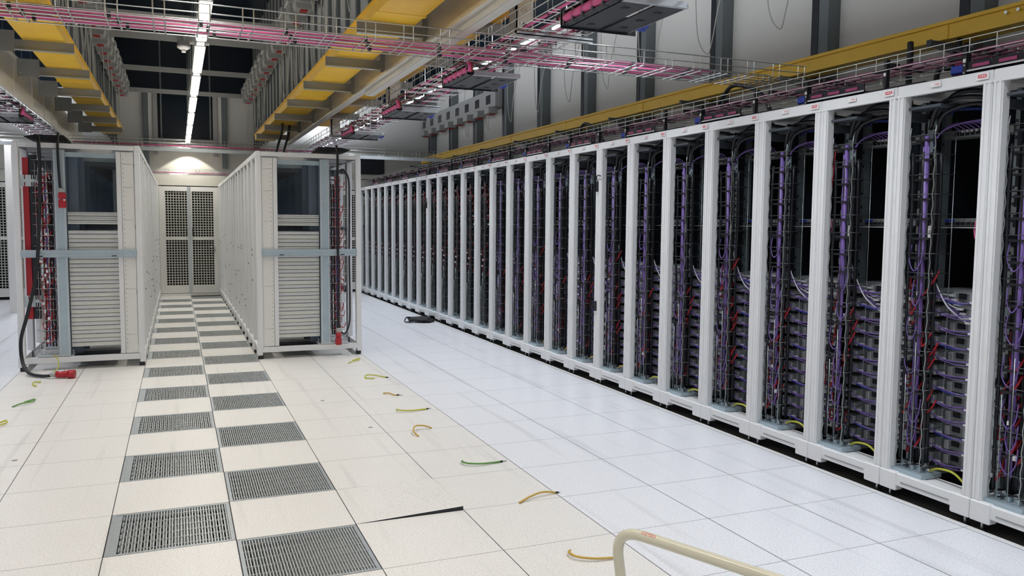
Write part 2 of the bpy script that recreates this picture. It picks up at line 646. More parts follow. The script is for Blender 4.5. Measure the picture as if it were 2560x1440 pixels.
def rack_meshes():
    R = {}
    fr = MB()
    for y in (0.002, RW - PW - .002):
        yy0, yy1 = y, y + PW
        for xf, xr in ((0, .06), (RD - .06, RD)):
            fr.box(xf, yy0, .14, xr, yy1, RH - .05, WHITE, .006)
            # grooves: thin raised lips along the post
            lx = xf - .004 if xf == 0 else xr
            fr.box(lx, yy0 + .006, .16, lx + .004, yy0 + .020, RH - .06, WHITE)
            fr.box(lx, yy1 - .020, .16, lx + .004, yy1 - .006, RH - .06, WHITE)
    R['post'] = fr.mesh('post')
    h = MB()
    for xf, xr in ((0, .055), (RD - .055, RD)):
        h.box(xf, 0.001, RH - .062, xr, RW - .001, RH, WHITE, .005)
    h.box(-.005, .001, RH - .066, .02, RW - .001, RH - .052, WHITE)
    for y in (0.002, RW - PW):
        h.box(.055, y, RH - .055, RD - .055, y + .05, RH - .005, WHITE)
    R['header'] = h.mesh('header')
    bb = MB()
    for xf, xr in ((-.004, .05), (RD - .05, RD + .004)):
        bb.box(xf, .001, .075, xr, RW - .001, .15, WHITE, .005)
    for y in (0, RW - .12):        # lowered corner castings
        bb.box(-.012, y + .001, .045, .05, y + .119, .155, WHITE, .006)
        bb.box(RD - .05, y + .001, .045, RD + .012, y + .119, .155, WHITE, .006)
    for y in (0.002, RW - PW):
        bb.box(.05, y, .08, RD - .05, y + .05, .14, WHITE)
    bb.box(.05, .05, .13, .16, RW - .05, .145, WHITE)
    bb.box(-.007, .13, .10, -.003, .45, .106, GREYP)
    R['base'] = bb.mesh('base')
    ft = MB()
    for x in (.03, RD - .03):
        for y in (.05, RW - .05):
            ft.rod((x, y, -.012), (x, y, .05), .007, 6, GALV)
            ft.tube([(x, y, -.012), (x, y, .0), (x, y, .004)], [.026, .026, .012], 10, BLACK)
    R['foot'] = ft.mesh('foot')
    ft = MB()
    for x in (.03, RD - .03):
        for y in (.05, RW - .05):
            ft.rod((x, y, .012), (x, y, .05), .007, 6, GALV)
            ft.box(x - .028, y - .028, 0, x + .028, y + .028, .045, BLACK, .004)
    R['foot2'] = ft.mesh('foot')
    tp = MB()
    tp.box(.07, .03, RH - .02, .30, RW - .03, RH - .012, BLACKM)
    tp.box(.62, .03, RH - .02, RD - .06, RW - .03, RH - .012, BLACKM)
    R['top'] = tp.mesh('top_panel')
    # 19 inch mounting profiles, perforated
    rl = MB()
    for x in (.30, .92):
        for y0, y1 in ((.060, .085), (RW - .085, RW - .060)):
            rl.box(x, y0, .15, x + .05, y1, RH - .06, RAILM)
    for z in [.2 + .0445 * k * 2 for k in range(24)]:
        rl.box(.296, RW - .080, z, .302, RW - .070, z + .016, BLACK)
        rl.box(.296, .070, z, .302, .080, z + .016, BLACK)
    R['rail'] = rl.mesh('rail')
    # galvanized depth profiles seen from the side
    gp = MB()
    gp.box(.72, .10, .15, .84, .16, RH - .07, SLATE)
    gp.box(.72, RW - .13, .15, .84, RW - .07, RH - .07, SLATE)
    for z in (.75, 1.5, 2.2):
        gp.box(.06, RW - .05, z, RD - .06, RW - .03, z + .05, DSTEEL)
    R['profile'] = gp.mesh('profile')
    return R


RM = rack_meshes()


def wavy(x, y, z0, z1, amp, step, ax=1):
    pts = []
    z = z0; k = 0
    while z <= z1:
        d = amp if k % 2 else -amp
        pts.append((x + (d if ax == 0 else 0), y + (d if ax == 1 else 0), z))
        z += step; k += 1
    return pts


def basket_mesh(zt=2.2, zb=.18):
    """wire cable basket just behind the posts, far side of the rack"""
    b = MB()
    x = .085
    for y in (.365, .43, .49, .532):
        if y in (.365, .532):
            b.tube(wavy(x, y, zb, zt, .004, .055), .0032, 5, WIRED)
        else:
            b.rod((x, y, zb), (x, y, zb + .75 if y == .43 else zb + .55), .0028, 4, WIRED)
    z = zb + .03
    while z < zt:
        b.rod((x + .004, .365, z), (x + .004, .532, z), .0026, 4, WIREK)
        b.rod((x + .004, .365, z), (x + .16, .365, z), .0026, 4, WIREK)
        b.rod((x + .004, .532, z), (x + .16, .532, z), .0026, 4, WIREK)
        z += .112
    for y in (.365, .532):
        b.rod((x + .16, y, zb), (x + .16, y, zt), .003, 4, WIRED)
    b.box(.06, .33, .15, .22, .555, .175, GALVB)
    b.box(.07, .33, 2.26, .2, .555, 2.275, DSTEEL)
    return b.mesh('cable_basket')


BASK = basket_mesh()


def front_rows(side_y_offset=0):
    pass


def rack_common(t, foot='foot', rails=True):
    link('post', RM['post'], t); link('header', RM['header'], t); link('base_frame', RM['base'], t)
    link('foot', RM[foot], t); link('top_panel', RM['top'], t)
    if rails:
        link('mounting_rail', RM['rail'], t)
    link('depth_profile', RM['profile'], t)


# ------------------------------------------------------------ servers and cables of the right row
def server_meshes():
    out = []
    for seed in range(3):
        random.seed(seed + 20)
        c = MB()
        c.box(.30, .088, 0, 1.0, .512, .082, SERV, .003)
        c.box(.296, .11, .012, .302, .22, .070, SERVL)
        c.box(.296, .235, .010, .302, .30, .072, SERVL)
        c.box(.293, .10, .060, .297, .50, .068, SERVL)
        chas = c.mesh('chassis')
        v = MB()
        v.box(.290, .125, .020, .297, .205, .055, BLACK)
        v.box(.290, .32, .028, .297, .40, .062, BLACK)
        v.box(.290, .415, .015, .297, .44, .055, BLACK)
        vent = v.mesh('vent')
        br = MB()
        for k, (x, y) in enumerate(((.20, .47), (.22, .44), (.245, .405), (.265, .365))):
            br.box(x, y, .008, .30, y + .03, .072 - .01 * (k % 2), SERVL if k % 2 else SERV, .002)
        arm = br.mesh('cable_arm')
        p = MB()
        a = random.uniform(-.01, .01)
        p.tube(smooth_path([(.21, .46, .05), (.16, .44, .055 + a), (.18, .34, .028), (.20, .24, .020 + a), (.22, .14, .045), (.27, .11, .05)], 4), .0045, 5, PURP)
        p.tube(smooth_path([(.23, .43, .03), (.19, .40, .025), (.21, .30, .005), (.24, .22, .018 - a), (.28, .16, .04)], 4), .0035, 5, BLUE if seed == 1 else PURP)
        p.box(.19, .36, .024, .205, .392, .036, CLEAR).box(.20, .19, .014, .215, .225, .026, CLEAR)
        p.box(.185, .44, .042, .20, .475, .058, PURP)
        lead = p.mesh('patch_lead')
        out.append((chas, vent, arm, lead))
    return out


SM = server_meshes()


def bundle_mesh(seed, zt, zb=.22, kind='purple'):
    """bundled cables running down the basket with ties and hanging loops; origin at rack origin"""
    random.seed(seed)
    b = MB()
    if kind == 'purple':
        for k in range(3):
            x = .12 + .010 * (k % 2); y = .445 + .013 * k
            pts = [(x + random.uniform(-.004, .004), y + random.uniform(-.004, .004), z) for z in [zb + .08 + i * .25 for i in range(int((zt - zb) / .25) + 1)]]
            b.tube(smooth_path(pts, 2), .0095 if k == 1 else .0075, 6, PURP)
        b.tube([(.118, .452, z) for z in (zb + .3, 1.2, zt + .06)], .013, 8, PURP)
        z = zb + .12
        while z < zt - .2:
            r = random.uniform(.02, .045)
            y0 = .44 + random.uniform(-.03, .05)
            b.tube(smooth_path([(.115, y0 - r, z + .12), (.10, y0 - r, z + .03), (.095, y0, z - .02), (.10, y0 + r, z + .04), (.115, y0 + r, z + .13)], 4), .0036, 5, PURP)
            z += random.uniform(.10, .22) if z < 1.2 else random.uniform(.5, 1.0)
    elif kind == 'red':
        z = zb
        while z < zt:
            r = random.uniform(.015, .04)
            y0 = random.choice((.535, .515, .45, .41)) + random.uniform(-.01, .01)
            x0 = .15 + random.uniform(-.02, .05)
            b.tube(smooth_path([(x0, y0 - r, z + .06), (x0 - .03, y0 - r * .6, z), (x0 - .02, y0 + r * .6, z - .02), (x0, y0 + r, z + .05)], 4), .0055, 5, RED if random.random() < .5 else REDD)
            if random.random() < .22:
                b.box(x0 - .05, y0, z, x0 - .03, y0 + .014, z + .022, CLEAR)
            z += random.uniform(.02, .06)
    elif kind == 'black':
        for k in range(9):
            x = (.155 + .018 * (k % 3)) if k % 4 else .110; y = .38 + .019 * k
            pts = [(x + random.uniform(-.006, .006), y + random.uniform(-.006, .006), z) for z in [zb + i * .3 for i in range(int((2.25 - zb) / .3) + 1)]]
            b.tube(smooth_path(pts, 2), .0095, 6, BLACK)
        b.tube(smooth_path([(.16, .47, 2.15), (.14, .40, 2.28), (.2, .25, 2.31), (.3, .12, 2.27)], 4), .013, 6, BLACK)
        b.tube(smooth_path([(.18, .45, 2.1), (.16, .38, 2.23), (.22, .22, 2.27), (.3, .12, 2.22)], 4), .012, 6, BLACK)
        b.tube(smooth_path([(.20, .50, 2.2), (.25, .40, 2.34), (.35, .30, 2.36), (.5, .2, 2.33)], 4), .014, 6, DSTEEL)
    return b


def ties_mesh(zb, zt, y0=.40, y1=.52, x=.105):
    b = MB()
    z = zb
    while z < zt:
        b.box(x, y0, z, x + .05, y1, z + .012, BLACK)
        z += .112
    return b.mesh('cable_tie')


BUND = {}
for v in range(3):
    BUND['purple', v] = bundle_mesh(50 + v, 2.05, .22, 'purple').mesh('purple_cables')
    BUND['black', v] = bundle_mesh(60 + v, 2.2, .22, 'black').mesh('black_cables')
    BUND['red', v] = bundle_mesh(70 + v, (1.15, 1.0, 1.3)[v], .28, 'red').mesh('red_cables')
BUND['redfar', 0] = bundle_mesh(80, 2.1, .9, 'red').mesh('red_cables')
TIE1 = MB().box(.105, .40, 0, .155, .52, .012, BLACK).mesh('cable_tie')

fan = MB()
random.seed(5)
for k in range(9):
    y = .41 - .030 * k
    fan.tube(smooth_path([(.13, .45, 2.05), (.15, .42, 2.13), (.19, .37 - .008 * k, 2.175), (.24, y, 2.165 + .002 * k), (.285, y - .02, 2.14)], 4), .0045, 5, PURP)
    fan.box(.275, y - .03, 2.132, .295, y - .018, 2.145, CLEAR)
FAN = fan.mesh('patch_leads')
panelm = MB()
panelm.box(.29, .085, 2.105, .40, .515, 2.15, SERV, .002)
PANEL = panelm.mesh('patch_panel_body')
plugs = MB()
for k in range(10):
    plugs.box(.284, .12 + k * .033, 2.115, .291, .142 + k * .033, 2.138, BLACK)
PORTS = plugs.mesh('ports')
ub = MB()
for k in range(6):
    ub.tube(smooth_path([(.26, .50 - .012 * k, 2.24), (.25, .42, 2.255 + .003 * k), (.27, .3 - .01 * k, 2.25), (.29, .14, 2.235)], 4), .004, 5, BLUE if k % 2 else BLACK)
UPB = ub.mesh('blue_leads')

sw = MB()
sw.box(.29, .088, 0, .70, .512, .044, SERV, .002)
sw.box(.22, .10, -.012, .29, .50, -.006, SERVL)
SWB = sw.mesh('switch_body')
sp_ = MB()
for k in range(11):
    sp_.box(.284, .11 + k * .034, .006, .291, .136 + k * .034, .02, BLACK)
    sp_.box(.284, .11 + k * .034, .024, .291, .136 + k * .034, .038, BLUE if k in (2, 9, 10) else GREYP)
SWP = sp_.mesh('port_row')
coil = MB()
random.seed(9)
for k in range(5):
    r = .055 + .008 * k; pts = []
    for a in range(0, 15):
        t = a / 14 * 2 * pi
        pts.append((.25 - .006 * k, .17 + r * .8 * cos(t), .0 + (r + .01) * sin(t) - .02))
    coil.tube(pts, .004, 5, PINK if k > 1 else RED)
COIL = coil.mesh('coiled_leads')
hang = MB()
hang.tube(smooth_path([(.23, .10, 2.1), (.2, .11, 1.6), (.19, .10, 1.1), (.21, .09, .5)], 5), .006, 5, RED)
for z in (2.0, 1.82, 1.3, .95, .8, .72):
    hang.tube(smooth_path([(.21, .10, z + .04), (.18, .13, z), (.2, .155, z + .03), (.24, .14, z + .05)], 4), .005, 5, RED)
HANGR = hang.mesh('red_lead')
blk = MB()
random.seed(4)
for k in range(7):
    y = .49 - k * .02
    blk.tube(smooth_path([(.20, .50, 1.52 - .01 * k), (.16, .50 - .004 * k, 1.40), (.17, y, 1.30 - .02 * k), (.2, y - .06, 1.22 - .02 * k), (.25, y - .10, 1.20 - .025 * k)], 4), .0045, 5, PURP if k % 3 else CLEAR)
    blk.box(.24, y - .13, 1.195 - .025 * k, .255, y - .09, 1.207 - .025 * k, CLEAR)
DROOP = blk.mesh('drooping_leads')
tagm = MB().box(.135, .40, 1.53, .139, .43, 1.60, STICK).box(.134, .405, 1.555, .1355, .425, 1.575, GREYP).rod((.137, .415, 1.6), (.15, .44, 1.64), .0015, 4, WIRE)
TAGM = tagm.mesh('paper_tag')
earth = {}
for v, mm in enumerate((YG, YW)):
    e = MB()
    e.tube(smooth_path([(.12, .36, .185), (.11, .30, .215), (.10, .20, .225), (.10, .13, .19), (.10, .10, .150), (.10, .10, .147)], 5), .0065, 6, mm)
    e.tube([(.12, .36, .185), (.13, .385, .182)], .008, 6, CLEAR)
    earth[v] = e.mesh('earth_strap')
darkback = MB()  # black sheet added at the back so the rack interior stays dark
darkback.box(RD - .09, .06, .16, RD - .07, RW - .06, RH - .08, BLACKM)
DARKBACK = darkback.mesh('dark_backing')
DARKSIDE = MB().box(.20, RW - .058, .16, RD - .07, RW - .052, RH - .075, BLACKM).mesh('dark_side_sheet')  # added black sheet, blocks the view into the next rack as deep shade
clutter = MB()
random.seed(12)
for k in range(9):
    y = .38 + .018 * k
    clutter.box(.07 + .01 * (k % 3), y, .176, .10 + .01 * (k % 2), y + .012, .20 + .008 * (k % 3), GALVB if k % 2 else GALV)
clutter.tube(smooth_path([(.08, .36, .19), (.09, .42, .21), (.07, .5, .185)], 4), .006, 5, BLACK)
CLUT = clutter.mesh('fixing_clips')
strip = MB().box(.19, .485, 1.15, .195, .545, 2.22, GALVB)
for k in range(24):
    strip.box(.186, .492, 1.19 + k * .042, .191, .500, 1.205 + k * .042, BLACK)
STRIP = strip.mesh('slotted_strip')
pdu = MB().box(.17, .555, .35, .20, .575, 2.1, BLACKM)
for k in range(16):
    pdu.box(.166, .557, .4 + k * .105, .171, .573, .44 + k * .105, GREYP)
PDU = pdu.mesh('power_strip')


def rack_label(t, num, k):
    st = MB().box(-.0085, .020, RH - .045, -.006, .090, RH - .010, STICK).build('number_label', None, t)
    me = text_mesh(num, .026, .0003, .0006)
    me.materials.append(REDT)
    link('number', me, st, (-.0092, .055, RH - .0275), (pi / 2, 0, -pi / 2))
    s2 = MB().box(-.0085, .305, RH - .038, -.006, .370, RH - .014, STICK).build('aisle_label', None, t)
    me = text_mesh('14.03', .013, .0003)
    me.materials.append(REDT)
    link('lettering', me, s2, (-.0092, .328, RH - .026), (pi / 2, 0, -pi / 2))


X_ROW = 3.64


def right_row():
    for k in range(28):
        y0 = -2.4 + .6 * k           # k=0 behind the frame edge, k=1 partly in view, k=2 = 0225
        if y0 > 14.0 - .001 and False:
            break
        num = '%04d' % (227 - k)
        desc = 'rack numbered %s' % num if 2 <= k <= 6 else ("right row's %s rack" % ORD[k - 1] if k > 6 else ('rack cut by the photo edge' if k == 1 else 'rack beyond the right edge'))
        if k < 2:
            lab = 'white open server rack cut off by the right edge of the photo' if k == 1 else 'white open server rack just beyond the right edge'
        elif k <= 6:
            lab = 'white open server rack in the long right row, red label %s' % num
        else:
            lab = 'white open server rack in the long right row, %s from the right edge' % ORD[k - 1]
        t = thing('server_rack', lab, 'server rack', (X_ROW, y0, 0), 0, 'white racks of the long right row')
        rack_common(t)
        link('cable_basket', BASK, t, (-.04, 0, 0))
        link('power_strip', PDU, t)
        link('slotted_strip', STRIP, t)
        link('fixing_clips', CLUT, t)
        if k not in (9, 10, 11):
            link('dark_side_sheet', DARKSIDE, t)
        if k not in (9, 10, 11):
            link('dark_backing', DARKBACK, t)
        rack_label(t, num, k)
        v = k % 3
        near = k <= 13
        # cables
        g = thing('cable_bundle', 'black cable bundle tied to the wire basket in the %s' % desc, 'cable bundle', (X_ROW - .035, y0, 0), 0, 'black cable bundles in the right row')
        link('cable', BUND['black', v], g)
        for q in range(16):
            link('cable_tie', TIE1, g, (0, 0, .4 + q * .112))
        if near:
            tag(link('purple_cable_bundle', BUND['purple', v], None, (X_ROW - .035, y0, 0)), 'purple cable bundle running down inside the %s' % desc, 'cable bundle', 'purple cable bundles in the right row')
        tag(link('red_power_cables', BUND['red', v] if near else BUND['redfar', 0], None, (X_ROW - .03, y0, 0)), 'looped red power cables low in the %s' % desc if near else 'looped dark red power cables in the %s' % desc, 'cable bundle', 'red power cables in the right row')
        if k <= 14:
            p = thing('patch_panel', 'grey patch panel with purple leads high in the %s' % desc, 'patch panel', (X_ROW, y0, 0), 0, 'patch panels in the right row')
            link('body', PANEL, p); link('port', PORTS, p); link('purple_lead', FAN, p); link('blue_lead', UPB, p)
            s_ = thing('network_switch', 'thin grey network switch at mid height in the %s' % desc, 'switch', (X_ROW, y0, 1.60), 0, 'network switches in the right row')
            link('body', SWB, s_); link('port', SWP, s_)
            if k <= 4:
                tag(link('coiled_patch_leads', COIL, None, (X_ROW, y0, 1.60)), 'coil of pink and red leads at the switch, %s' % desc, 'cable', 'coiled leads at the switches')
                tag(link('red_hanging_lead', HANGR, None, (X_ROW, y0, 0)), 'thin red lead hanging behind the near post of the %s' % desc, 'cable', 'red hanging leads')
            tag(link('drooping_patch_leads', DROOP, None, (X_ROW, y0, 0)), 'purple leads with white plugs drooping above the servers, %s' % desc, 'cable', 'drooping leads above the servers')
            if k <= 9:
                tag(link('paper_tag', TAGM, None, (X_ROW - .04, y0, 0)), 'white paper tag tied to the basket in the %s' % desc, 'tag', 'paper tags')
        tag(link('earth_strap', earth[0 if k < 8 else 1], None, (X_ROW, y0, 0)), 'yellow earth wire arching over the sill of the %s' % desc, 'wire', 'earth wires at the rack sills')
        # servers
        ns = 12 if k <= 13 else (4 if k <= 24 else 0)
        for q in range(ns):
            z = .20 + q * .0865
            ch, ve, ar, ld = SM[(q + k) % 3]
            sv = thing('rack_server', 'grey server with purple lead, %s from the bottom, %s' % (ORD[q], desc), 'server', (X_ROW, y0, z), 0, 'servers stacked in the right row')
            link('chassis', ch, sv); link('vent', ve, sv)
            if k <= 13:
                link('cable_arm', ar, sv); link('patch_lead', ld, sv)


right_row()


# ------------------------------------------------------------ the two rack blocks beside the central aisle
def block_extra():
    R = {}
    p = MB()   # perforated white side strip behind the front post, plus inner white post
    p.box(.065, .015, .15, .185, .030, RH - .07, WHITE2)
    p.box(.19, .010, .15, .235, .055, RH - .07, WHITE)
    for z in [.2 + .05 * k for k in range(42)]:
        p.box(.165, .0135, z, .171, .0155, z + .012, GREYP)
    for z in (.35, .85, 1.6, 1.95, 2.2):
        p.box(.08, .0135, z, .165, .0155, z + .003, GREYP)
    R['strip'] = p.mesh('side_strip')
    f = MB()   # white blanking strips beside the 19 inch opening, seen along the aisle
    f.box(.10, .055, .15, .108, .16, RH - .08, WHITE)
    f.box(.10, RW - .16, .15, .108, RW - .055, RH - .08, WHITE)
    for z in (1.02, 1.75):
        f.box(.098, .06, z, .1, .15, z + .004, GREYP)
    R['filler'] = f.mesh('filler_panel')
    g = MB()   # light galvanized profile at the near side
    g.box(.72, .012, .15, .83, .030, RH - .07, GALVB)
    g.box(.725, .007, .15, .74, .013, RH - .07, GALV)
    g.box(.81, .007, .15, .825, .013, RH - .07, GALV)
    R['galv'] = g.mesh('profile')
    # wire basket at the rear cable zone, facing the open side
    b = MB()
    y = .02
    for x in (.84, .90, .955, 1.0):
        b.tube(wavy(x, y, .17, 2.22, .003, .055, 0), .0028, 4, WIRE)
    z = .2
    while z < 2.22:
        b.rod((.84, y - .004, z), (1.03, y - .004, z), .0026, 4, WIRE)
        z += .112
    for x in (.84, 1.03):
        z = .2
        while z < 2.22:
            b.rod((x, y, z), (x, y + .15, z), .0026, 4, WIRE)
            z += .224
    b.box(.72, .01, .145, 1.04, .16, .165, GALV)
    R['basket'] = b.mesh('wire_basket')
    sl = MB()   # shaded vertical profiles deeper in the block
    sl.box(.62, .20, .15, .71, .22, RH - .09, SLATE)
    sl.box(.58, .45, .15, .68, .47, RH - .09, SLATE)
    sl.box(.24, .30, 2.28, .72, .32, 2.30, GALVB)
    sl.box(.24, .04, 2.26, .72, .05, 2.31, GALVB)
    R['slate'] = sl.mesh('inner_profile')
    lt = MB()
    random.seed(8)
    R['latch'] = MB().box(-.010, RW - .05, -.010, -.003, RW - .015, .010, BLACK, .002).mesh('latch')
    cb = MB()
    cb.box(.05, -.012, 1.20, 1.15, .0, 1.28, GALVB, .002)
    cb.box(.055, -.016, 1.215, 1.145, -.011, 1.222, GALV)
    cb.box(.055, -.016, 1.255, 1.145, -.011, 1.262, GALV)
    for x in (.25, .95):
        cb.box(x, -.018, 1.21, x + .05, -.014, 1.22, BLACK)
    R['crossbar'] = cb.mesh('crossbar')
    return R


BX = block_extra()


def flat_server(h):
    b = MB()
    b.box(.235, .0, .001, .715, .45, h - .003, ALUF, .002)
    r = MB()
    r.box(.24, -.007, h * .58, .71, .0, h * .86, SERVL)
    r.box(.24, -.004, h * .50, .71, .0, h * .56, BLACKM)
    return b.mesh('chassis'), r.mesh('slide_rail')


FS2, FS1 = flat_server(.089), flat_server(.0435)


TIE2 = MB().box(.85, .035, 0, .97, .08, .012, BLACK).mesh('cable_tie')


def blocks():
    for sx, side in ((1, 'right'), (-1, 'left')):
        for k in range(15):
            y0 = 5.56 + .6 * k
            lab = 'white rack at the near end of the %s block, side open towards the camera' % side if k == 0 else 'white rack in the block %s of the central aisle, %s from the near end' % (side, ORD[k])
            t = thing('server_rack', lab, 'server rack', (.6 * sx, y0, 0), 0, 'white racks of the two aisle blocks')
            t.scale = (sx, 1, 1)
            rack_common(t, 'foot2', k > 1)
            link('side_strip', BX['strip'], t); link('filler_panel', BX['filler'], t); link('galvanized_profile', BX['galv'], t)
            link('inner_profile', BX['slate'], t)
            link('wire_basket', BX['basket'], t)
            random.seed(100 + k * 7 + (sx > 0))
            for q in range(random.choice((1, 2, 3))):
                link('latch', BX['latch'], t, (0, 0, random.uniform(.35, 1.35)))
            if k == 0:
                link('crossbar', BX['crossbar'], t)
            d = 'at the near end of the %s block' % side if k == 0 else "in the %s block's %s rack" % (side, ORD[k])
            if k < 2:
                n = 14 if k == 0 else 3
                for q in range(n):
                    z = .235 + q * .0895
                    s_ = thing('rack_server', 'flat aluminium server chassis, %s from the bottom %s' % (ORD[q], d), 'server', (.6 * sx, y0 + .06, z), 0, 'flat chassis stacked in the block ends')
                    s_.scale = (sx, 1, 1)
                    link('chassis', FS2[0], s_); link('slide_rail', FS2[1], s_)
                if k == 0:
                    for q in range(3):
                        z = 1.552 + q * .0445
                        s_ = thing('rack_server', 'thin aluminium chassis above the gap, %s one up, %s block end' % (ORD[q], side), 'server', (.6 * sx, y0 + .06, z), 0, 'thin chassis above the gap')
                        s_.scale = (sx, 1, 1)
                        link('chassis', FS1[0], s_); link('slide_rail', FS1[1], s_)
            # back of the block: cables in the basket
            if k < 4:
                b = MB(); random.seed(300 + k + (sx > 0) * 50)
                for q in range(4):
                    x = .86 + .028 * q
                    pts = [(x + random.uniform(-.006, .006), .06 + random.uniform(-.01, .01), z) for z in [.25 + i * .3 for i in range(7)]]
                    b.tube(smooth_path(pts, 2), .010, 6, (BLACK, BLACK, PURP, BLACK)[q])
                g = thing('cable_bundle', 'black and purple cable bundle %s' % d, 'cable bundle', (.6 * sx, y0, 0), 0, 'cable bundles at the backs of the blocks')
                g.scale = (sx, 1, 1)
                b.build('cable', None, g)
                z = .3
                while z < 2.2:
                    link('cable_tie', TIE2, g, (0, 0, z)); z += .112
                b = MB()
                z = .3
                while z < 2.1:
                    r = random.uniform(.02, .045); x0 = .93 + random.uniform(-.03, .05)
                    b.tube(smooth_path([(x0 - r, .04, z + .05), (x0 - r * .6, .03, z), (x0 + r * .6, .032, z - .01), (x0 + r, .05, z + .05)], 4), .0055, 5, RED if random.random() < .6 else REDD)
                    if random.random() < .3:
                        b.box(x0, .022, z, x0 + .02, .032, z + .03, CLEAR)
                    z += random.uniform(.025, .07) if sx < 0 or z < 1.6 else .06
                o = b.build('red_power_cables', None, None, (.6 * sx, y0, 0))
                o.scale = (sx, 1, 1)
                tag(o, 'looped red power cables in the wire basket %s' % d, 'cable bundle', 'red power cables at the backs of the blocks')


blocks()


# things on the ends of the blocks
def block_ends():
    YB = 5.56
    # left: red and black power strips with clip plates
    t = thing('power_strip', 'tall red power strip on the outer edge of the left block end', 'power strip', (-1.69, YB + .06, 0))
    MB().box(-.028, 0, .55, .028, .05, 2.24, RED, .003).build('body', None, t)
    t = thing('power_strip', 'tall black power strip beside the red one on the left block end', 'power strip', (-1.625, YB + .06, 0))
    MB().box(-.033, 0, .55, .033, .05, 2.27, BLACKM, .003).build('body', None, t)
    for z, w in ((2.0, 'upper'), (.74, 'lower')):
        b = MB()
        b.box(-1.745, YB + .035, z - .06, -1.70, YB + .045, z + .06, GALV)
        b.box(-1.690, YB + .035, z - .06, -1.635, YB + .045, z + .06, GALV)
        b.box(-1.745, YB + .030, z - .015, -1.585, YB + .045, z + .015, GALV)
        for x in (-1.625, -1.605, -1.59):
            b.box(x, YB + .035, z - .06, x + .008, YB + .045, z + .06, GALV)
        tag(b.build('clip_plate'), 'galvanized slotted clip plate holding the power strips, %s one' % w, 'bracket')
    # black feed cable with red plug on the floor
    c = MB()
    c.tube(smooth_path([(-1.56, 5.60, 2.46), (-1.545, 5.50, 2.40), (-1.54, 5.50, 2.2), (-1.55, 5.49, 1.8), (-1.58, 5.49, 1.3), (-1.62, 5.49, .95), (-1.70, 5.47, .60), (-1.76, 5.45, .35), (-1.74, 5.38, .12), (-1.66, 5.24, .035), (-1.54, 5.12, .022), (-1.46, 5.06, .03)], 8), .017, 8, BLACK)
    cab = c.build('power_cable')
    tag(cab, 'thick black power cable hanging down the left block end onto the floor', 'cable')

    def plug(name, label, loc, rot, sc=1.0):
        t = bpy.data.objects.new(name, None); C.objects.link(t)
        t.location = loc; t.rotation_euler = rot; t.scale = (sc,) * 3
        tag(t, label, 'plug')
        MB().tube([(0, 0, 0), (.015, 0, 0), (.06, 0, 0), (.062, 0, 0)], [.014, .024, .030, .028], 14, FRAMEG).build('gland', None, t)
        MB().tube([(.06, 0, 0), (.062, 0, 0), (.15, 0, 0), (.152, 0, 0), (.17, 0, 0), (.172, 0, 0), (.235, 0, 0)], [.028, .033, .036, .030, .030, .042, .044], 18, RED).build('body', None, t)
        p = MB()
        for a in range(5):
            p.rod((.225, .022 * cos(a * 1.256), .022 * sin(a * 1.256)), (.236, .022 * cos(a * 1.256), .022 * sin(a * 1.256)), .004, 6, BLACK)
        p.build('pin', None, t)
        MB().box(.09, -.012, .030, .13, .012, .037, STICK).build('sticker', None, t)
        return t
    plug('industrial_plug', 'red five pin industrial plug lying on the cream floor', (-1.46, 5.06, .042), (0, 0, radians(-12)))
    c = MB().tube(smooth_path([(-1.10, 5.6, 2.5), (-1.13, 5.53, 2.38), (-1.36, 5.53, 2.36), (-1.385, 5.525, 2.30), (-1.385, 5.52, 1.95)], 6), .013, 8, BLACK)
    c = MB().tube(smooth_path([(-1.375, 5.6, 2.5), (-1.375, 5.53, 2.42), (-1.375, 5.53, 2.2), (-1.365, 5.525, 1.93)], 6), .013, 8, BLACK)
    tag(c.build('power_cable'), 'black power cable hanging from the left block top to a red socket', 'cable')
    t = thing('power_connector', 'square red power connector hanging on the left block end', 'plug', (-1.345, 5.50, 1.72))
    MB().box(-.035, -.03, 0, .035, .03, .09, RED, .008).box(-.035, -.03, .095, .035, .03, .16, RED, .008).build('body', None, t)
    MB().box(-.03, -.025, .16, .03, .025, .20, FRAMEG, .006).build('gland', None, t)
    MB().box(.012, -.033, .075, .03, -.029, .092, STICK).build('indicator', None, t)
    # right: black loop cable, red connector low
    c = MB().tube(smooth_path([(1.52, 5.6, 2.5), (1.52, 5.52, 2.4), (1.515, 5.515, 2.0), (1.515, 5.515, 1.4), (1.52, 5.515, .9), (1.515, 5.515, .5), (1.51, 5.51, .34)], 6), .014, 8, BLACK)
    tag(c.build('power_cable'), 'straight black power cable down the right block end to a red connector', 'cable')
    c = MB().tube(smooth_path([(1.54, 5.58, 2.20), (1.60, 5.575, 2.22), (1.655, 5.57, 2.12), (1.665, 5.57, 1.9), (1.66, 5.57, 1.2), (1.665, 5.57, .6), (1.655, 5.57, .38), (1.60, 5.57, .26), (1.54, 5.575, .33), (1.53, 5.58, .5)], 8), .010, 8, BLACK)
    tag(c.build('looped_cable'), 'black cable making a long loop on the right block end', 'cable')
    t = thing('power_connector', 'square red power connector low on the right block end', 'plug', (1.51, 5.49, .14))
    MB().box(-.035, -.03, 0, .035, .03, .085, RED, .008).box(-.030, -.028, .088, .030, .028, .15, RED, .008).build('body', None, t)
    MB().box(-.025, -.022, .15, .035, .022, .20, FRAMEG, .006).build('gland', None, t)
    MB().box(1.545, 5.64, .40, 1.585, 5.66, 1.0, WHITE).build('x')
    bpy.data.objects.remove(bpy.data.objects['x'])
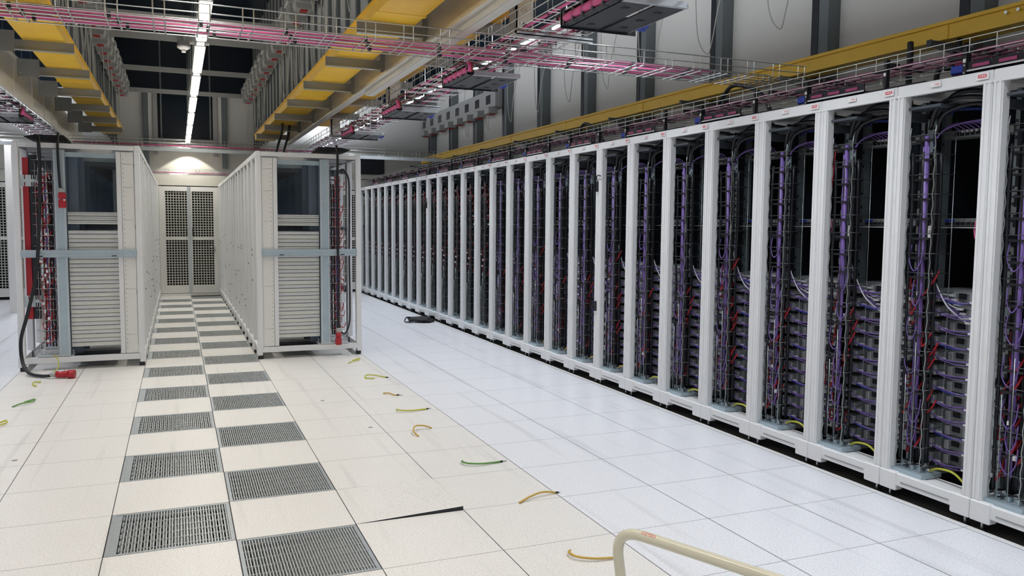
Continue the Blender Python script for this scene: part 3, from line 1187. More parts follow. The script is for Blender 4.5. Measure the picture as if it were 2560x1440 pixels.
    for sx, side in ((1, 'right'), (-1, 'left')):
        b = MB()
        b.box(-.024, 0, .30, .024, .012, .98, STICK, .004)
        o = b.build('white_cover_strip', None, None, (1.555 * sx if sx > 0 else -1.585, 5.66, 0))
        tag(o, 'short white plastic cover strip low at the %s block end' % side, 'cover')
        b = MB()
        b.box(-.03, 0, .25, .03, .03, 2.15, RED if sx > 0 else PURP)
        if sx > 0:
            tag(b.build('power_strip', None, None, (1.545, 5.70, 0)), 'red power strip behind the wire basket of the right block end', 'power strip')
        # black floor plates inside the rack bottoms
        b = MB()
        b.box(.27, .10, .10, .72, .30, .115, BLACKM).box(.27, .33, .10, .72, .55, .115, BLACKM)
        o = b.build('base_plate', None, None, (.6 * sx, 5.56, 0)); o.scale = (sx, 1, 1)
        tag(o, 'black base plate in the bottom of the %s block end' % side, 'plate')
    # earth wire at left block
    c = MB().tube(smooth_path([(-1.50, 5.60, .17), (-1.44, 5.52, .13), (-1.43, 5.46, .05), (-1.47, 5.40, .01)], 5), .0055, 6, YG)
    tag(c.build('earth_wire'), 'yellow green earth wire hanging over the sill of the left block end', 'wire')


block_ends()


# ------------------------------------------------------------ end doors
def mesh_door(x0, x1, zt, n, label_side):
    w = (x1 - x0) / n
    for q in range(n):
        a = x0 + q * w; b = a + w
        root = thing('door_%d' % (mesh_door.c), None, None, (a, Y_END - .0, 0))
        root['kind'] = 'structure'
        mesh_door.c += 1
        f = MB()
        fw = .06 if n == 2 else .06
        wl = .045 if (n == 2 and q == 1) else .11
        wr = .11 if not (n == 2 and q == 0) else .045
        if n == 1:
            wl = wr = .05
        f.box(0, 0, .06, wl, .05, zt, WHITE2).box(w - wr, 0, .06, w, .05, zt, WHITE2)
        f.box(wl, 0, .06, w - wr, .05, .22, WHITE2).box(wl, 0, zt - .10, w - wr, .05, zt, WHITE2)
        f.box(wl, -.006, 1.20, w - wr, .05, 1.26, WHITE2)
        f.build('door_frame', None, root)
        m_ = MB()
        x = wl
        while x < w - wr:
            m_.box(x, .020, .22, x + .013, .026, zt - .1, MESHW); x += .055
        z = .22
        while z < zt - .1:
            m_.box(wl, .020, z, w - wr, .027, z + .013, MESHW); z += .055
        m_.build('door_mesh', None, root)
        if n == 2:
            s = MB()
            xx = w - .035 if q == 0 else .0
            s.box(xx, -.02, .04, xx + .03, .0, zt, GALV)
            s.build('edge_strip', None, root)
            hx = w - .06 if q == 0 else .06
            h = MB().tube([(hx, 0, 1.30), (hx, -.05, 1.30), (hx, -.05, 1.48), (hx, 0, 1.48)], .010, 6, BLACKM)
            h.build('handle', None, root)
            if q == 1:
                h = MB().rod((w - .1, -.03, 1.05), (w - .22, -.03, 1.05), .010, 6, GALV).tube([(w - .1, .0, 1.05), (w - .1, -.03, 1.05)], .018, 8, GALV)
                h.tube([(w - .1, .0, .97), (w - .1, -.02, .97)], .016, 8, GREYP)
                h.build('lever', None, root)


mesh_door.c = 1
mesh_door(-.585, .60, 2.34, 2, 'c')
mesh_door(2.0, 3.66, 2.34, 1, 'r')
mesh_door(-3.66, -1.95, 2.34, 1, 'l')
struct(MB().box(-.62, Y_END - .04, .0, .64, Y_END + .06, .05, WHITE2).build('trim_4'))
struct(MB().box(-2.93, 11.95, 0, -2.80, 12.08, 2.95, WHITE2, .004).build('column_20'))


# ------------------------------------------------------------ overhead: mesh trays and pink cables
def wire_tray(name, label, loc, L, width, side=.10, rz=0., step=.10, pair=True, nlong=7, r=.0028, hoop=None, group='wire mesh trays'):
    """tray runs along local x from 0..L, width along y 0..width"""
    t = thing(name, label, 'cable tray', loc, rz, group)
    b = MB()
    for k in range(nlong):
        y = width * k / (nlong - 1)
        b.rod((0, y, 0), (L, y, 0), r, 5, WIRE)
    for y in (0, width):
        for z in (side * .5, side):
            b.rod((0, y, z), (L, y, z), r, 5, WIRE)
    b.build('long_wire', None, t)
    c = MB()
    x = .05
    while x < L:
        for dx in ((0, .06) if pair else (0,)):
            c.tube([(x + dx, 0, side), (x + dx, 0, -.004), (x + dx, width, -.004), (x + dx, width, side)], r, 4, WIRE, True, False)
        if pair:
            for y in (0, width):
                c.rod((x, y, side), (x + .06, y, side), r, 4, WIRE)
        x += step
    c.build('cross_wire', None, t)
    return t


def cable_run(name, label, pts_list, r, mt, ties=None, group=None, n=7):
    b = MB()
    for p in pts_list:
        b.tube(p, r, n, mt)
    if ties is None:
        return tag(b.build(name), label, 'cable bundle', group)
    t = thing(name, label, 'cable bundle', pts_list[0][0], 0, group)
    off = Vector(pts_list[0][0])
    b.v = [tuple(Vector(v) - off) for v in b.v]
    b.build('cable', None, t)
    me = MB().box(*ties[0], BLACK).mesh('cable_tie')
    for p in ties[1]:
        link('cable_tie', me, t, Vector(p) - off)
    return t


def hangers(label, pts, z0, group):
    for k, (x, y) in enumerate(pts):
        o = MB().rod((x, y, z0), (x, y, 5.6), .005, 5, WIRED).build('threaded_rod')
        tag(o, label % ORD[k], 'rod', group)


def overhead():
    Z = 2.70
    # near tray crossing the whole room
    wire_tray('wire_mesh_tray', 'wire mesh tray with pink cables crossing the room nearest the camera', (-6.5, .78, Z), 10.7, .40, .10, 0, .235, nlong=6, r=.0038)
    random.seed(21)
    for k, (y, n, mt) in enumerate(((.87, 2, PINK), (.99, 2, PINK), (1.11, 3, PINK))):
        runs = []
        for q in range(n):
            yy = y + (q - 1) * .013
            runs.append([(-6.5 + i * .9, yy + random.uniform(-.003, .003), Z + .012 + .007 * (q % 2) + random.uniform(0, .003)) for i in range(12)])
        ti = ((-.009, -.024, -.005, .009, .020, .024), [(-6.2 + k * .04 + q * .47, y, Z) for q in range(21)])
        cable_run('pink_cable_bundle', 'pink cable bundle lying in the near crossing tray, %s from its far edge' % ORD[k], runs, .0062, mt, ti, 'pink cables in the near crossing tray')
    # second and third crossing trays deeper
    wire_tray('wire_mesh_tray', 'wire mesh tray with pink cables crossing above the middle of the rack blocks', (-6.5, 9.0, Z), 10.4, .45, .10, 0, .30, nlong=5)
    cable_run('pink_cable_bundle', 'pink cable bundle in the crossing tray above the middle of the rack blocks', [[(-1.6, 9.05 + q * .05, Z + .02), (1.9, 9.05 + q * .05, Z + .02)] for q in range(2)], .008, PINK)
    tag(MB().box(-6.5, 8.98, Z - .07, 4.1, 9.02, Z - .02, GALV).build('tray_rail'), 'pale steel rail under the middle crossing tray', 'rail')
    wire_tray('wire_mesh_tray', 'wire mesh tray with pink cables crossing above the end doors', (-6.5, 14.0, 2.58), 10.4, .40, .10, 0, .30, nlong=5)
    cable_run('pink_cable_bundle', 'pink cable bundle in the crossing tray above the end doors', [[(-1.6, 14.05 + q * .05, 2.60), (1.9, 14.05 + q * .05, 2.60)] for q in range(2)], .007, PINK)
    # long trays above the outer edges of the blocks (run along Y)
    for sx, side in ((1, 'right'), (-1, 'left')):
        x0 = 1.70 if sx > 0 else -2.17
        wire_tray('wire_mesh_tray', 'long wire mesh tray with pink cables above the outer edge of the %s block' % side, (x0 + .47, -5.0, 2.78), 16.0, .47, .11, pi / 2, .235, pair=True, nlong=7, r=.0034)
        random.seed(31)
        for k in range(4):
            xx = x0 + .06 + .105 * k
            runs = [[(xx + q * .02 + random.uniform(-.006, .006), -5 + i * 1.0, 2.795 + .01 * (q % 2)) for i in range(16)] for q in range(2)]
            ti = ((-.032, 0, 0, .034, .02, .04), [(xx + .02, -4.8 + .1 * k + q * .38, 2.785) for q in range(38)])
            cable_run('pink_cable_bundle', 'pink cable bundle in the long tray above the %s block, %s from the aisle' % (side, ORD[k]), runs, .0085, PINK, ti, 'pink cables in the long trays')
    # yellow fibre ducts
    def yellow(label, x0, x1, z, ya, yb):
        b = MB()
        b.box(x0, ya, z, x1, yb, z + .006, YEL)
        b.box(x0, ya, z + .006, x0 + .006, yb, z + .10, YEL).box(x1 - .006, ya, z + .006, x1, yb, z + .10, YEL)
        b.box(x0 - .012, ya, z + .085, x0, yb, z + .10, YEL).box(x1, ya, z + .085, x1 + .012, yb, z + .10, YEL)
        y = ya + .3
        while y < yb:
            b.box(x0 - .010, y, z - .003, x1 + .010, y + .06, z + .0, YEL)
            y += 2.0
        tag(b.build('yellow_fibre_duct'), label, 'cable duct', 'yellow cable ducts')
    yellow('yellow cable duct above the aisle edge of the left rack block', -1.33, -1.03, 3.0, -5, 10.6)
    yellow('yellow cable duct above the right rack block, nearer the central aisle', 1.03, 1.36, 3.0, -5, 10.6)
    yellow('yellow cable duct above the right rack block, on the side away from the aisle', 1.62, 1.92, 3.02, -5, 8.2)
    # its brackets
    def brackets(label, xa, xb, xpl, ys, z, flip=1):
        me = MB()
        me.box(min(xa, xb), 0, 0, max(xa, xb), .006, .085, GREYP)
        me.box(min(xa, xb), -.035, 0, max(xa, xb), .0, .006, GALV)
        me.box(min(xpl, xa) if flip > 0 else min(xpl, xb), -.004, -.012, max(xpl, xa) if flip > 0 else max(xpl, xb), .0, .15, GREYP)
        m1 = me.mesh('bracket')
        bo = MB()
        for dz in (.0, .11):
            bo.rod(((xpl + (.03 if xpl < xa else -.03)), -.008, .02 + dz), ((xpl + (.03 if xpl < xa else -.03)), .0, .02 + dz), .006, 6, WIRE)
        bm_ = bo.mesh('bolt')
        for k, y in enumerate(ys):
            o = link('duct_bracket', m1, None, (0, y, z - .09))
            tag(o, label % ORD[k], 'bracket', 'brackets under the yellow ducts')
            link('bolt', bm_, o)
    ysL = [-4.6 + 1.26 * k for k in range(12)]
    brackets('grey bracket carrying the yellow duct above the left block, %s from behind the camera', -1.38, -.97, -1.56, [2.03 + 1.24 * k for k in range(-5, 7)], 3.0)
    brackets('grey bracket carrying the aisle side yellow duct, right block, %s from behind the camera', 1.42, .95, 1.56, [1.60 + 1.30 * k for k in range(-5, 7)], 3.0)
    brackets('grey bracket carrying the outer yellow duct, right block, %s from behind the camera', 1.58, 2.0, 1.50, [1.35 + 1.30 * k for k in range(-5, 5)], 3.02)
    # aluminium busbar housings
    b = MB()
    b.box(1.455, -5, 2.84, 1.475, 9.6, 3.22, ALU).box(1.40, -5, 2.84, 1.455, 9.6, 2.848, ALU)
    b.box(1.475, -5, 3.19, 1.60, 9.6, 3.22, ALU)
    o = b.build('aluminium_duct'); tag(o, 'pale aluminium duct wall between the two yellow ducts of the right block', 'duct')
    b = MB().box(1.44, -5, 2.80, 1.452, 3.6, 2.90, ALU).box(1.452, -5, 2.795, 1.52, 3.6, 2.803, ALU)
    o = b.build('aluminium_strip'); tag(o, 'drilled aluminium angle strip ending halfway along the duct', 'strip')
    h = MB(); y = -4.9
    while y < 3.5:
        h.rod((1.437, y, 2.85), (1.441, y, 2.85), .006, 6, GREYP); y += .35
    h.build('drill_hole', None, o)
    b = MB()
    b.box(-1.61, -5, 2.73, -1.60, 7.5, 3.11, ALU)
    b.box(-1.60, -5, 3.10, -1.585, 7.5, 3.11, ALU)
    b.box(-1.66, 7.5, 2.75, -1.65, 11.0, 3.10, ALU)
    o = b.build('aluminium_duct'); tag(o, 'large pale aluminium duct above the left rack block', 'duct')
    sm = MB()
    for y in (2.6, 4.6, 5.6, 6.4, 7.0):
        sm.box(-1.600, y, 2.735, -1.597, y + .010, 3.10, WHITE2)
    sm.build('seam', None, o)
    # end of block diagonals
    # flat hanger plates and arms
    for k, y in enumerate((-2.7, .52, 3.76, 6.95)):
        b = MB()
        b.box(1.70, y, 2.76, 1.715, y + .10, 3.6, ALU)
        b.box(1.70, y, 2.76, 1.82, y + .006, 3.6, ALU)
        b.box(1.70, y - .03, 2.745, 2.22, y + .03, 2.752, ALU).box(1.70, y - .03, 2.735, 2.22, y - .024, 2.765, GALV)
        o = b.build('hanger_bracket'); tag(o, 'aluminium hanger plate holding the long tray of the right block, %s from behind the camera' % ORD[k], 'bracket', 'hanger plates of the long tray')
        bo = MB()
        for x in (1.74, 1.78):
            for z in (2.9, 2.82):
                bo.rod((x, y - .006, z), (x, y, z), .006, 6, WIRE)
        bo.build('bolt', None, o)
        tag(MB().box(1.71, y + .01, 3.6, 1.80, y + .09, 5.6, ALU).build('hanger_post'), 'aluminium post from the ceiling to the hanger plate, %s from behind the camera' % ORD[k], 'post', 'hanger posts')

    # black cable drop outlets: left/right blocks
    def outlet_meshes():
        pl = MB()
        pl.box(0, 0, 0, .16, .56, .006, BLACKM).box(.19, 0, 0, .35, .56, .006, BLACKM)
        pl.box(.346, 0, 0, .352, .56, .012, STICK)
        pl.box(0, .0, 0, .004, .56, .03, BLACKM).box(0, .0, .0, .352, .004, .03, GALV)
        pl.box(.0, -.006, -.002, .35, .02, .004, GALV)
        hl = MB()
        for y in (.12, .28, .44):
            hl.box(.25, y, -.002, .285, y + .03, .0, DARK)
        for y in (.1, .45):
            hl.box(.06, y, -.002, .095, y + .03, .0, DARK)
        br = MB()
        br.box(-.05, .56, -.01, .40, .566, .085, BLACKM)
        br.box(.36, .56, .02, .46, .565, .06, BLUE).tube([(.46, .556, .05), (.46, .570, .05)], .02, 8, BLUE)
        for x in (.05, .2, .28, .31):
            br.rod((x, .552, .03), (x, .56, .03), .006, 6, WIRE)
        cb = MB()
        cb.box(-.045, .0, .0, -.006, .56, .006, BLACKM).box(-.045, .0, .066, -.006, .56, .072, BLACKM)
        for q in range(6):
            cb.box(-.048, .105 * q, .0, -.003, .105 * q + .022, .072, BLACKM)
        for q in range(5):
            cb.tube([(-.028, .105 * q + .015, .036), (-.028, .105 * q + .115, .036)], .026, 8, PINK)
        for q in range(3):
            cb.tube(smooth_path([(-.02 - .012 * q, .02, .085), (-.03 - .012 * q, -.03, .08), (-.03 - .012 * q, -.05, .05), (-.02 - .012 * q, -.02, .02), (-.02 - .012 * q, .02, .03)], 4), .006, 6, PINK if q else REDD)
        return pl.mesh('plate'), hl.mesh('slot'), br.mesh('end_bracket'), cb.mesh('cable_guide')
    OM = outlet_meshes()
    for sx, side in ((1, 'right'), (-1, 'left')):
        for k, y in enumerate((-2.75, -.83, 1.22, 3.17, 5.3)):
            t = thing('cable_outlet', 'black cable outlet plate with pink leads above the %s block, %s from behind the camera' % (side, ORD[k]), 'cable outlet', (1.68 * sx, y, 2.62), 0, 'black cable outlets above the blocks')
            t.scale = (sx, 1, 1)
            for n_, m_ in zip(('plate', 'slot', 'end_bracket', 'cable_guide'), OM):
                link(n_, m_, t)
            tag(MB().rod((1.72 * sx, y + .5, 2.62), (1.72 * sx, y + .5, 2.80), .005, 5, WIRED).build('hanger_rod'), 'short rod holding a cable outlet above the %s block, %s from behind the camera' % (side, ORD[k]), 'rod', 'outlet rods')

    # trays and outlets above the right row
    wire_tray('wire_mesh_tray', 'long wire mesh tray with pink cables above the long right row', (4.15, -5, 2.545), 19.5, .38, .075, pi / 2, .16, pair=False, nlong=5, r=.003)
    for k in range(3):
        runs = [[(3.82 + .1 * k + q * .016, -5 + i * 1.0, 2.556 + .006 * (q % 2)) for i in range(20)] for q in range(2)]
        ti = ((0, 0, 0, .07, .02, .035), [(3.80 + .1 * k, -4.8 + q * .55, 2.55) for q in range(34)])
        cable_run('pink_cable_bundle', 'pink cable bundle above the long right row, %s from the aisle' % ORD[k], runs, .0065, PINKD, ti, 'pink cables above the right row')
    pl = MB()
    pl.box(0, 0, 0, .34, .50, .010, BLACKM).box(0, 0, .0, .008, .50, .055, BLACKM).box(-.003, .0, .004, .0, .50, .014, STICK)
    pl.prism([(.0, .0), (.34, -.0), (.34, -.035), (.0, -.03)], 'y', -.45, 0, BLACKM)
    plm = pl.mesh('plate')
    cd = MB()
    for q in range(3):
        cd.box(-.004, .05 + .155 * q, .022, -.001, .150 + .155 * q, .040, PINKD)
        cd.tube([(.01, .05 + .155 * q, .05), (.01, .14 + .155 * q, .05)], .006, 5, REDD)
    cdm = cd.mesh('cable_window')
    eb = MB()
    eb.box(-.008, .495, -.02, .03, .515, .14, BLACK).box(-.004, .515, .0, .02, .60, .05, BLUE, .008)
    eb.box(-.012, .497, .055, -.008, .513, .075, STICK)
    eb.rod((-.012, .505, .04), (-.006, .505, .04), .006, 6, WIRE).rod((-.012, .505, .0), (-.006, .505, .0), .006, 6, WIRE)
    eb.box(-.006, .52, .08, .02, .62, .095, BLACK)
    ebm = eb.mesh('end_bracket')
    for k in range(-1, 13):
        y = -.20 + 1.22 * k
        if y > 14:
            break
        t = thing('cable_outlet', 'black white-edged cable outlet on top of the right row, %s from the near end' % ORD[k + 1], 'cable outlet', (3.79, y, 2.44), 0, 'black cable outlets above the right row')
        link('plate', plm, t); link('cable_window', cdm, t); link('end_bracket', ebm, t)
        for z_, yy in ((2.435, y + .05), (2.435, y + .45)):
            pass
        o = MB()
        for yy in (.05, .45):
            o.rod((.02, yy, -.04), (.02, yy, 0), .008, 5, BLACK).rod((.3, yy, -.04), (.3, yy, 0), .008, 5, BLACK)
        o.build('support_foot', None, t)
        if k < 9:
            pb = MB().box(-.008, .0, -.02, .02, .02, .15, BLACK).box(-.012, .002, .05, -.008, .018, .07, STICK).box(-.006, .02, .08, .02, .11, .095, BLACK)
            tag(pb.build('tray_clamp', None, None, (3.79, y - .18, 2.46)), 'small black tray clamp above the right row, %s from the near end' % ORD[k + 1], 'clamp', 'tray clamps above the right row')
    # black drop cables above right row
    for k, (ya, yb, z0) in enumerate(((-.25, -.60, 2.60), (2.1, 1.45, 2.72), (4.9, 4.3, 2.70))):
        c = MB().tube(smooth_path([(4.35, ya, 2.36), (4.33, ya - .03, 2.6), (4.3, ya - .15, z0), (4.3, (ya + yb) / 2, z0 + .10), (4.3, yb, z0), (4.33, yb - .12, 2.55), (4.35, yb - .14, 2.36)], 6), .018, 8, BLACK)
        tag(c.build('arched_cable'), 'thick black cable arching above the right row, %s of three' % ORD[k], 'cable', 'arched black cables above the right row')
    c = MB().tube(smooth_path([(4.78, .35, 2.95), (4.76, .33, 2.8), (4.70, .28, 2.68), (4.62, .2, 2.55), (4.6, .15, 2.36)], 6), .022, 8, BLACK)
    tag(c.build('drop_cable'), 'thick black cable dropping from the yellow duct to the racks', 'cable')
    t = thing('industrial_plug', 'red industrial plug hanging under the yellow duct near the right edge', 'plug', (4.90, .02, 2.66))
    MB().tube([(0, 0, .18), (0, 0, .13), (0, 0, .12), (0, 0, .02), (0, 0, 0)], [.025, .035, .048, .052, .05], 14, RED).build('body', None, t)
    MB().tube(smooth_path([(0, 0, .17), (.0, .02, .22), (.03, .04, .275)], 4), .018, 8, BLACK).build('cable', None, t)
    # yellow duct at the right wall
    b = MB()
    b.box(4.86, -5, 2.93, 5.08, 13.6, 2.936, YEL).box(4.86, -5, 2.936, 4.868, 13.6, 3.06, YEL).box(5.072, -5, 2.936, 5.08, 13.6, 3.06, YEL)
    b.box(4.845, -5, 3.035, 4.86, 13.6, 3.06, YEL)
    y = -4
    while y < 13.4:
        b.box(4.853, y, 2.932, 4.861, y + .10, 3.03, YEL); y += 2.05
    tag(b.build('yellow_fibre_duct'), 'long yellow cable duct along the right wall above the racks', 'cable duct', 'yellow cable ducts')
    me = MB()
    me.box(4.78, -.02, 0, 5.30, .02, .006, GREYP).prism([(4.78, .006), (5.30, .006), (5.30, -.08), (5.16, -.08), (4.78, -.03)], 'y', .016, .022, GREYP)
    me.box(4.78, -.022, -.035, 4.785, .022, .01, BLACKM).box(5.10, -.06, -.09, 5.30, .06, -.08, GREYP)
    me = me.mesh('arm')
    for k in range(12):
        y = -1.37 + 1.56 * k
        o = link('wall_bracket', me, None, (0, y, 2.925)); tag(o, 'grey arm under the yellow duct of the right wall, %s from the right edge' % ORD[k], 'bracket', 'wall arms under the right yellow duct')
    bo = MB()
    for q in range(4):
        bo.rod((4.838, -.60 + q * .085, 3.01), (4.846, -.60 + q * .085, 3.01), .012, 8, WIRE)
    tag(bo.build('bolt_row'), 'row of four shiny bolts on the right wall yellow duct', 'bolts')
    # damper beam on right wall far part
    b = MB().box(5.12, 9.7, 3.72, 5.26, 14.5, 4.05, GREYB)
    o = b.build('damper_beam'); tag(o, 'grey box beam with square openings high on the right wall', 'beam')
    hh = MB(); y = 9.95
    while y < 14.3:
        hh.box(5.115, y, 3.80, 5.121, y + .22, 3.96, BLACKM); y += .6
    hh.build('opening', None, o)
    mbx = MB().box(-.10, -.12, 0, .08, .12, .12, GREYB, .008).mesh('box')
    mcp = MB().box(-.05, -.08, -.014, .05, .08, 0, REDD).mesh('red_cap')
    for k in range(8):
        o = link('damper_actuator', mbx, None, (5.12, 9.9 + k * .6, 3.60)); tag(o, 'small grey actuator box under the right wall beam, %s from the camera' % ORD[k], 'box', 'actuator boxes under the right wall beam')
        link('red_cap', mcp, o)
    # dangling white leads on the right wall
    random.seed(44)
    for k in range(9):
        y = 2.1 + k * 1.15
        z = 4.0 - .02 * k
        w = random.uniform(.25, .5)
        c = MB().tube(smooth_path([(5.395, y, 4.7), (5.2, y, z), (5.2, y + .1, z - .35), (5.2, y + w * .5, z - .5), (5.2, y + w, z - .25), (5.22, y + w + .1, z + .5)], 5), .006, 5, WCAB)
        tag(c.build('hanging_lead'), 'thin off white lead dangling in a loop on the right wall, %s from the camera' % ORD[k], 'cable', 'white leads on the right wall')
    for sx, side in ((1, 'right'), (-1, 'left')):
        for k in range(9):
            y = 2.6 + k * .75
            z = 3.95
            c = MB().tube(smooth_path([(sx * 1.30, y, 4.5), (sx * 1.28, y, 4.1), (sx * 1.26, y + .04, 3.7), (sx * 1.27, y + .10, 3.42 + random.uniform(-.15, .1)), (sx * 1.26, y + .17, 3.7), (sx * 1.28, y + .2, 4.1)], 5), .0065, 5, WCAB)
            tag(c.build('hanging_lead'), 'off white lead looping down the %s screen above the aisle, %s from the camera' % (side, ORD[k]), 'cable', 'white leads on the aisle screens')
    # black cables by the aluminium duct end at the block top
    for k, (x, y) in enumerate(((1.18, 7.9), (1.30, 8.1))):
        c = MB().tube(smooth_path([(x, y, 3.0), (x - .02, y, 2.85), (x - .10, y - .1, 2.6), (x - .12, y - .1, 2.42)], 5), .018, 8, BLACK)
        tag(c.build('drop_cable'), 'black cable dropping to the top of the right block, %s of two' % ORD[k], 'cable')
    b = MB().box(.95, 7.6, 2.40, 1.20, 7.75, 2.48, RED, .02).box(1.16, 7.62, 2.40, 1.22, 7.72, 2.58, RED, .02)
    tag(b.build('industrial_plug'), 'red industrial plug lying on top of the right block', 'plug')
    for sx, side in ((1, 'right'), (-1, 'left')):
        b = MB().prism([(1.30, 0), (1.66, 0), (1.72, .03), (1.60, .055), (1.34, .055)], 'y', 5.75, 6.1, BLACKM)
        o = b.build('cable_outlet', None, None, (0, 0, 2.44)); o.scale = (sx, 1, 1)
        if sx < 0:
            o.scale = (-1, 1, 1)
        tag(o, 'black cable entry box on top of the near end of the %s block' % side, 'cable outlet')
        MB().rod((1.3, 5.9, -.045), (1.3, 5.9, 0), .01, 5, BLACK).rod((1.5, 6.1, -.045), (1.5, 6.1, 0), .01, 5, BLACK).build('support_foot', None, o)
    # smoke detector
    t = thing('smoke_detector', 'white smoke detector hanging beside the central strip light', 'smoke detector', (-.10, 8.70, 4.06))
    MB().tube([(0, 0, .12), (0, 0, .06), (0, 0, .058), (0, 0, .03), (0, 0, .01)], [.085, .085, .095, .085, .05], 16, STICK).build('body', None, t)
    MB().tube([(0, 0, .012), (0, 0, -.03)], .03, 12, STICK).build('sensor', None, t)
    MB().box(-.02, -.02, .10, .35, .02, .13, WHITE2).build('arm', None, t)
    MB().box(.0, -.01, .12, .02, .22, .20, WHITE2).build('mount', None, t)
    # dark ventilation opening high on the end wall
    struct(MB().box(3.6, Y_END - .03, 2.72, 4.25, Y_END + .02, 3.08, BLACKM).build('window_2'))


overhead()


# ------------------------------------------------------------ loose things on the floor
for k, (y, z, lb) in enumerate(((3.02, 1.97, 'upper one on the eighth post'), (3.02, .78, 'lower one on the eighth post'), (9.0, 1.90, 'one on a far post'))):
    b = MB().box(3.620, y - .02, z - .05, 3.637, y + .005, z + .05, BLACK, .003)
    if k != 1:
        b.tube(smooth_path([(3.63, y, z + .05), (3.615, y - .02, z + .10), (3.61, y - .06, z + .11), (3.615, y - .10, z + .10)], 4), .006, 5, BLACK)
    tag(b.build('door_catch'), 'small black door catch on the right row, %s' % lb, 'catch')


def floor_things():
    random.seed(77)
    #  (x, y, heading, curve type, material, lug, description)
    L = [
        (-1.52, 4.75, 60, 'arc', YG, 0, 'nearest the red plug'),
        (-1.50, 3.81, 25, 'hook', GRN, 0, 'second in front of the left block'),
        (-1.54, 2.99, 50, 'hook', YG, 0, 'cut by the left edge of the photo'),
        (1.60, 5.03, 20, 'hook', YG, 0, 'closest to the right block end'),
        (1.62, 3.99, -10, 'loop', YG, 1, 'second from the right block end'),
        (1.555, 3.13, -45, 'short', YW, 1, 'short one third from the right block end'),
        (1.58, 2.43, 5, 'wave', YG, 1, 'fourth from the right block end'),
        (1.45, 1.73, 30, 'arch', YW, 0, 'arched one fifth from the right block end'),
        (1.60, .78, -5, 'wave', GRN, 1, 'green one sixth from the right block end'),
        (1.66, .04, 12, 'long', YW, 1, 'straight one near the dark floor joint'),
        (1.58, -.85, -20, 'wave', YW, 0, 'beside the cream trolley handle'),
    ]
    shapes = {
        'arc': [(-.10, -.06, 0), (-.05, .02, .01), (.02, .05, .015), (.10, .05, .0)],
        'hook': [(-.10, -.05, 0), (-.02, -.01, .01), (.08, .02, .01), (.10, .05, .02), (.03, .08, .0)],
        'loop': [(-.02, -.05, 0), (-.10, -.02, .0), (-.11, .04, .01), (-.06, .06, .02), (.10, .0, .0)],
        'short': [(-.08, .01, .0), (-.02, .005, .01), (.05, -.01, .0), (.07, 0, 0)],
        'wave': [(-.12, .07, .005), (-.13, .03, .012), (-.10, -.02, .012), (-.02, -.035, .008), (.06, -.02, .004), (.12, 0, 0)],
        'arch': [(-.12, -.09, 0), (-.09, -.01, .02), (0, .06, .03), (.08, .04, .02), (.12, .0, 0)],
        'long': [(-.14, -.03, .0), (-.05, -.005, .012), (.05, .005, .018), (.14, .0, .0)],
    }
    for x, y, hd, kind, mt, lug, ds in L:
        P = shapes[kind]
        t = thing('cut_wire', '%s wire offcut on the floor, %s' % ('green' if mt is GRN else ('ochre yellow' if mt is YW else 'lime green'), ds), 'wire', (x, y, .006), radians(hd), 'wire offcuts on the floor')
        MB().tube(smooth_path(P, 6), .0062, 8, mt).build('wire', None, t)
        if lug:
            e = Vector(P[-1]); d = (e - Vector(P[-2])).normalized()
            MB().tube([e, e + d * .022], .0072, 8, BLACK).build('heat_shrink', None, t)
            l = MB().tube([e + d * .022, e + d * .034], .005, 8, WIRE)
            q = e + d * .045
            l.tube([(q.x, q.y, q.z - .001), (q.x, q.y, q.z + .002)], .010, 10, WIRE)
            l.build('lug', None, t)
    # black bag
    b = MB()
    pts = []
    import bmesh
    me = bpy.data.meshes.new('bag')
    bm = bmesh.new()
    bmesh.ops.create_icosphere(bm, subdivisions=4, radius=1)
    from mathutils import noise
    for v in bm.verts:
        c = v.co.copy()
        k = 1 + .22 * noise.noise(c * 1.6) + .07 * noise.noise(c * 5)
        v.co = Vector((c.x * .17 * k, c.y * .24 * k, max(-.03, c.z * .055 * k) + .03))
    bm.to_mesh(me); bm.free()
    for p in me.polygons:
        p.use_smooth = True
    me.materials.append(BAGM)
    o = link('tool_bag', me, None, (3.40, 8.55, .001), (0, 0, .5))
    tag(o, 'small black bag lying on the floor against the right row', 'bag')
    MB().tube(smooth_path([(-.08, .12, .06), (-.16, .16, .07), (-.26, .10, .015), (-.24, -.02, .01), (-.12, -.1, .04)], 6), .010, 6, BLACK).build('strap', None, o)
    # floor marks
    for k, (x, y, s_) in enumerate(((-1.27, 1.95, 'left'), (1.12, 2.0, 'middle'), (.93, 3.1, 'far'))):
        o = MB().tube([(0, 0, 0), (0, 0, .0012)], .018, 14, GREYP).build('floor_plug', None, None, (x, y, 0))
        tag(o, 'small grey round plug set in a cream tile, the %s one' % s_, 'plug')


floor_things()


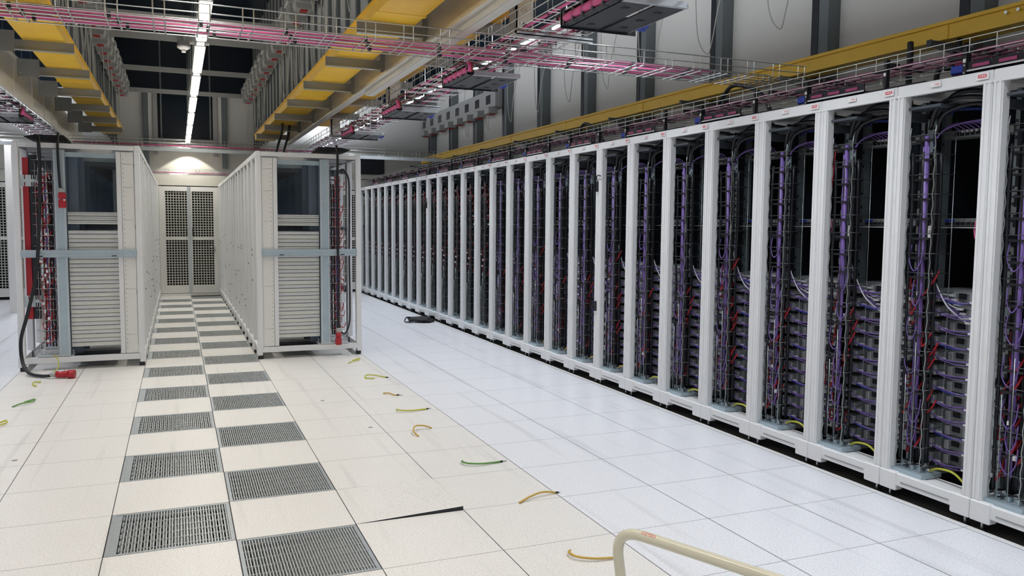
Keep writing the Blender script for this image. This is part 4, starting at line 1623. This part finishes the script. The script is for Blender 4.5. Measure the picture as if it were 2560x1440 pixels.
# ------------------------------------------------------------ trolley in the foreground
def trolley():
    zt = .825
    A = Vector((.768, -2.432, zt)); B = Vector((.990, -2.935, zt))
    d = (B - A).normalized(); nrm = Vector((d.y, -d.x, 0))   # towards the platform
    if nrm.x < 0:
        nrm = -nrm
    t = thing('platform_trolley', 'cream tubular trolley handle rising at the bottom edge of the photo', 'trolley', (A.x, A.y, 0))
    off = Vector((A.x, A.y, 0))
    rb = .052
    pts = []
    low = .17
    tilt = nrm * .085 + d * .03
    def leg(P, s):
        return [P - Vector((0, 0, zt - low)) + tilt, P - Vector((0, 0, .30)) + tilt * .45, P - Vector((0, 0, rb * 1.3)) + tilt * .06]
    def arc(c0, c1, c2, n=7):
        return [(1 - s) ** 2 * c0 + 2 * s * (1 - s) * c1 + s * s * c2 for s in [i / n for i in range(1, n)]]
    p1 = leg(A, 1)
    p2 = leg(B, -1)
    path = p1 + arc(p1[-1], A, A + d * rb * 1.5) + [A + d * rb * 1.5, B - d * rb * 1.5] + arc(B - d * rb * 1.5, B, p2[-1]) + p2[::-1]
    path = [p - off for p in path]
    MB().tube(path, .0135, 20, CREAM).build('handle', None, t)
    # platform and wheels (below the frame)
    x0, y0 = A.x + tilt.x, A.y + tilt.y
    ang = math.atan2(nrm.y, nrm.x)
    L = .82; Wd = (B - A).length
    pf = MB()
    pf.box(-.03, -Wd - .04, .15, L, .04, .185, GREYP, .008)
    o = pf.build('platform', None, t, (tilt.x, tilt.y, 0), (0, 0, ang))
    for a, b in ((.08, -.04), (.08, -Wd + .04), (L - .1, -.04), (L - .1, -Wd + .04)):
        w = MB().tube([(a, b - .014, .06), (a, b + .014, .06)], .06, 18, BLACK).box(a - .02, b - .022, .06, a + .02, b - .016, .15, GALV).box(a - .02, b + .016, .06, a + .02, b + .022, .15, GALV)
        w.build('wheel', None, t, (tilt.x, tilt.y, 0), (0, 0, ang))
    # red marking on the tube
    me = text_mesh('CEMEO', .0125, .0002, .0)
    me.materials.append(REDT)
    # wrap the letters round the tube
    R = .0137
    c0 = A + d * (rb * 1.5 + .022) - off
    up = Vector((0, 0, 1))
    side = (-nrm)
    for v in me.vertices:
        s = v.co.x; h = v.co.y; th = -h / R + radians(30)
        rr = R + v.co.z
        q = c0 + d * s + up * (rr * cos(th)) * 1.0 + (nrm if False else side) * (-rr * sin(th)) * -1.0
        v.co = q
    link('marking', me, t)


trolley()
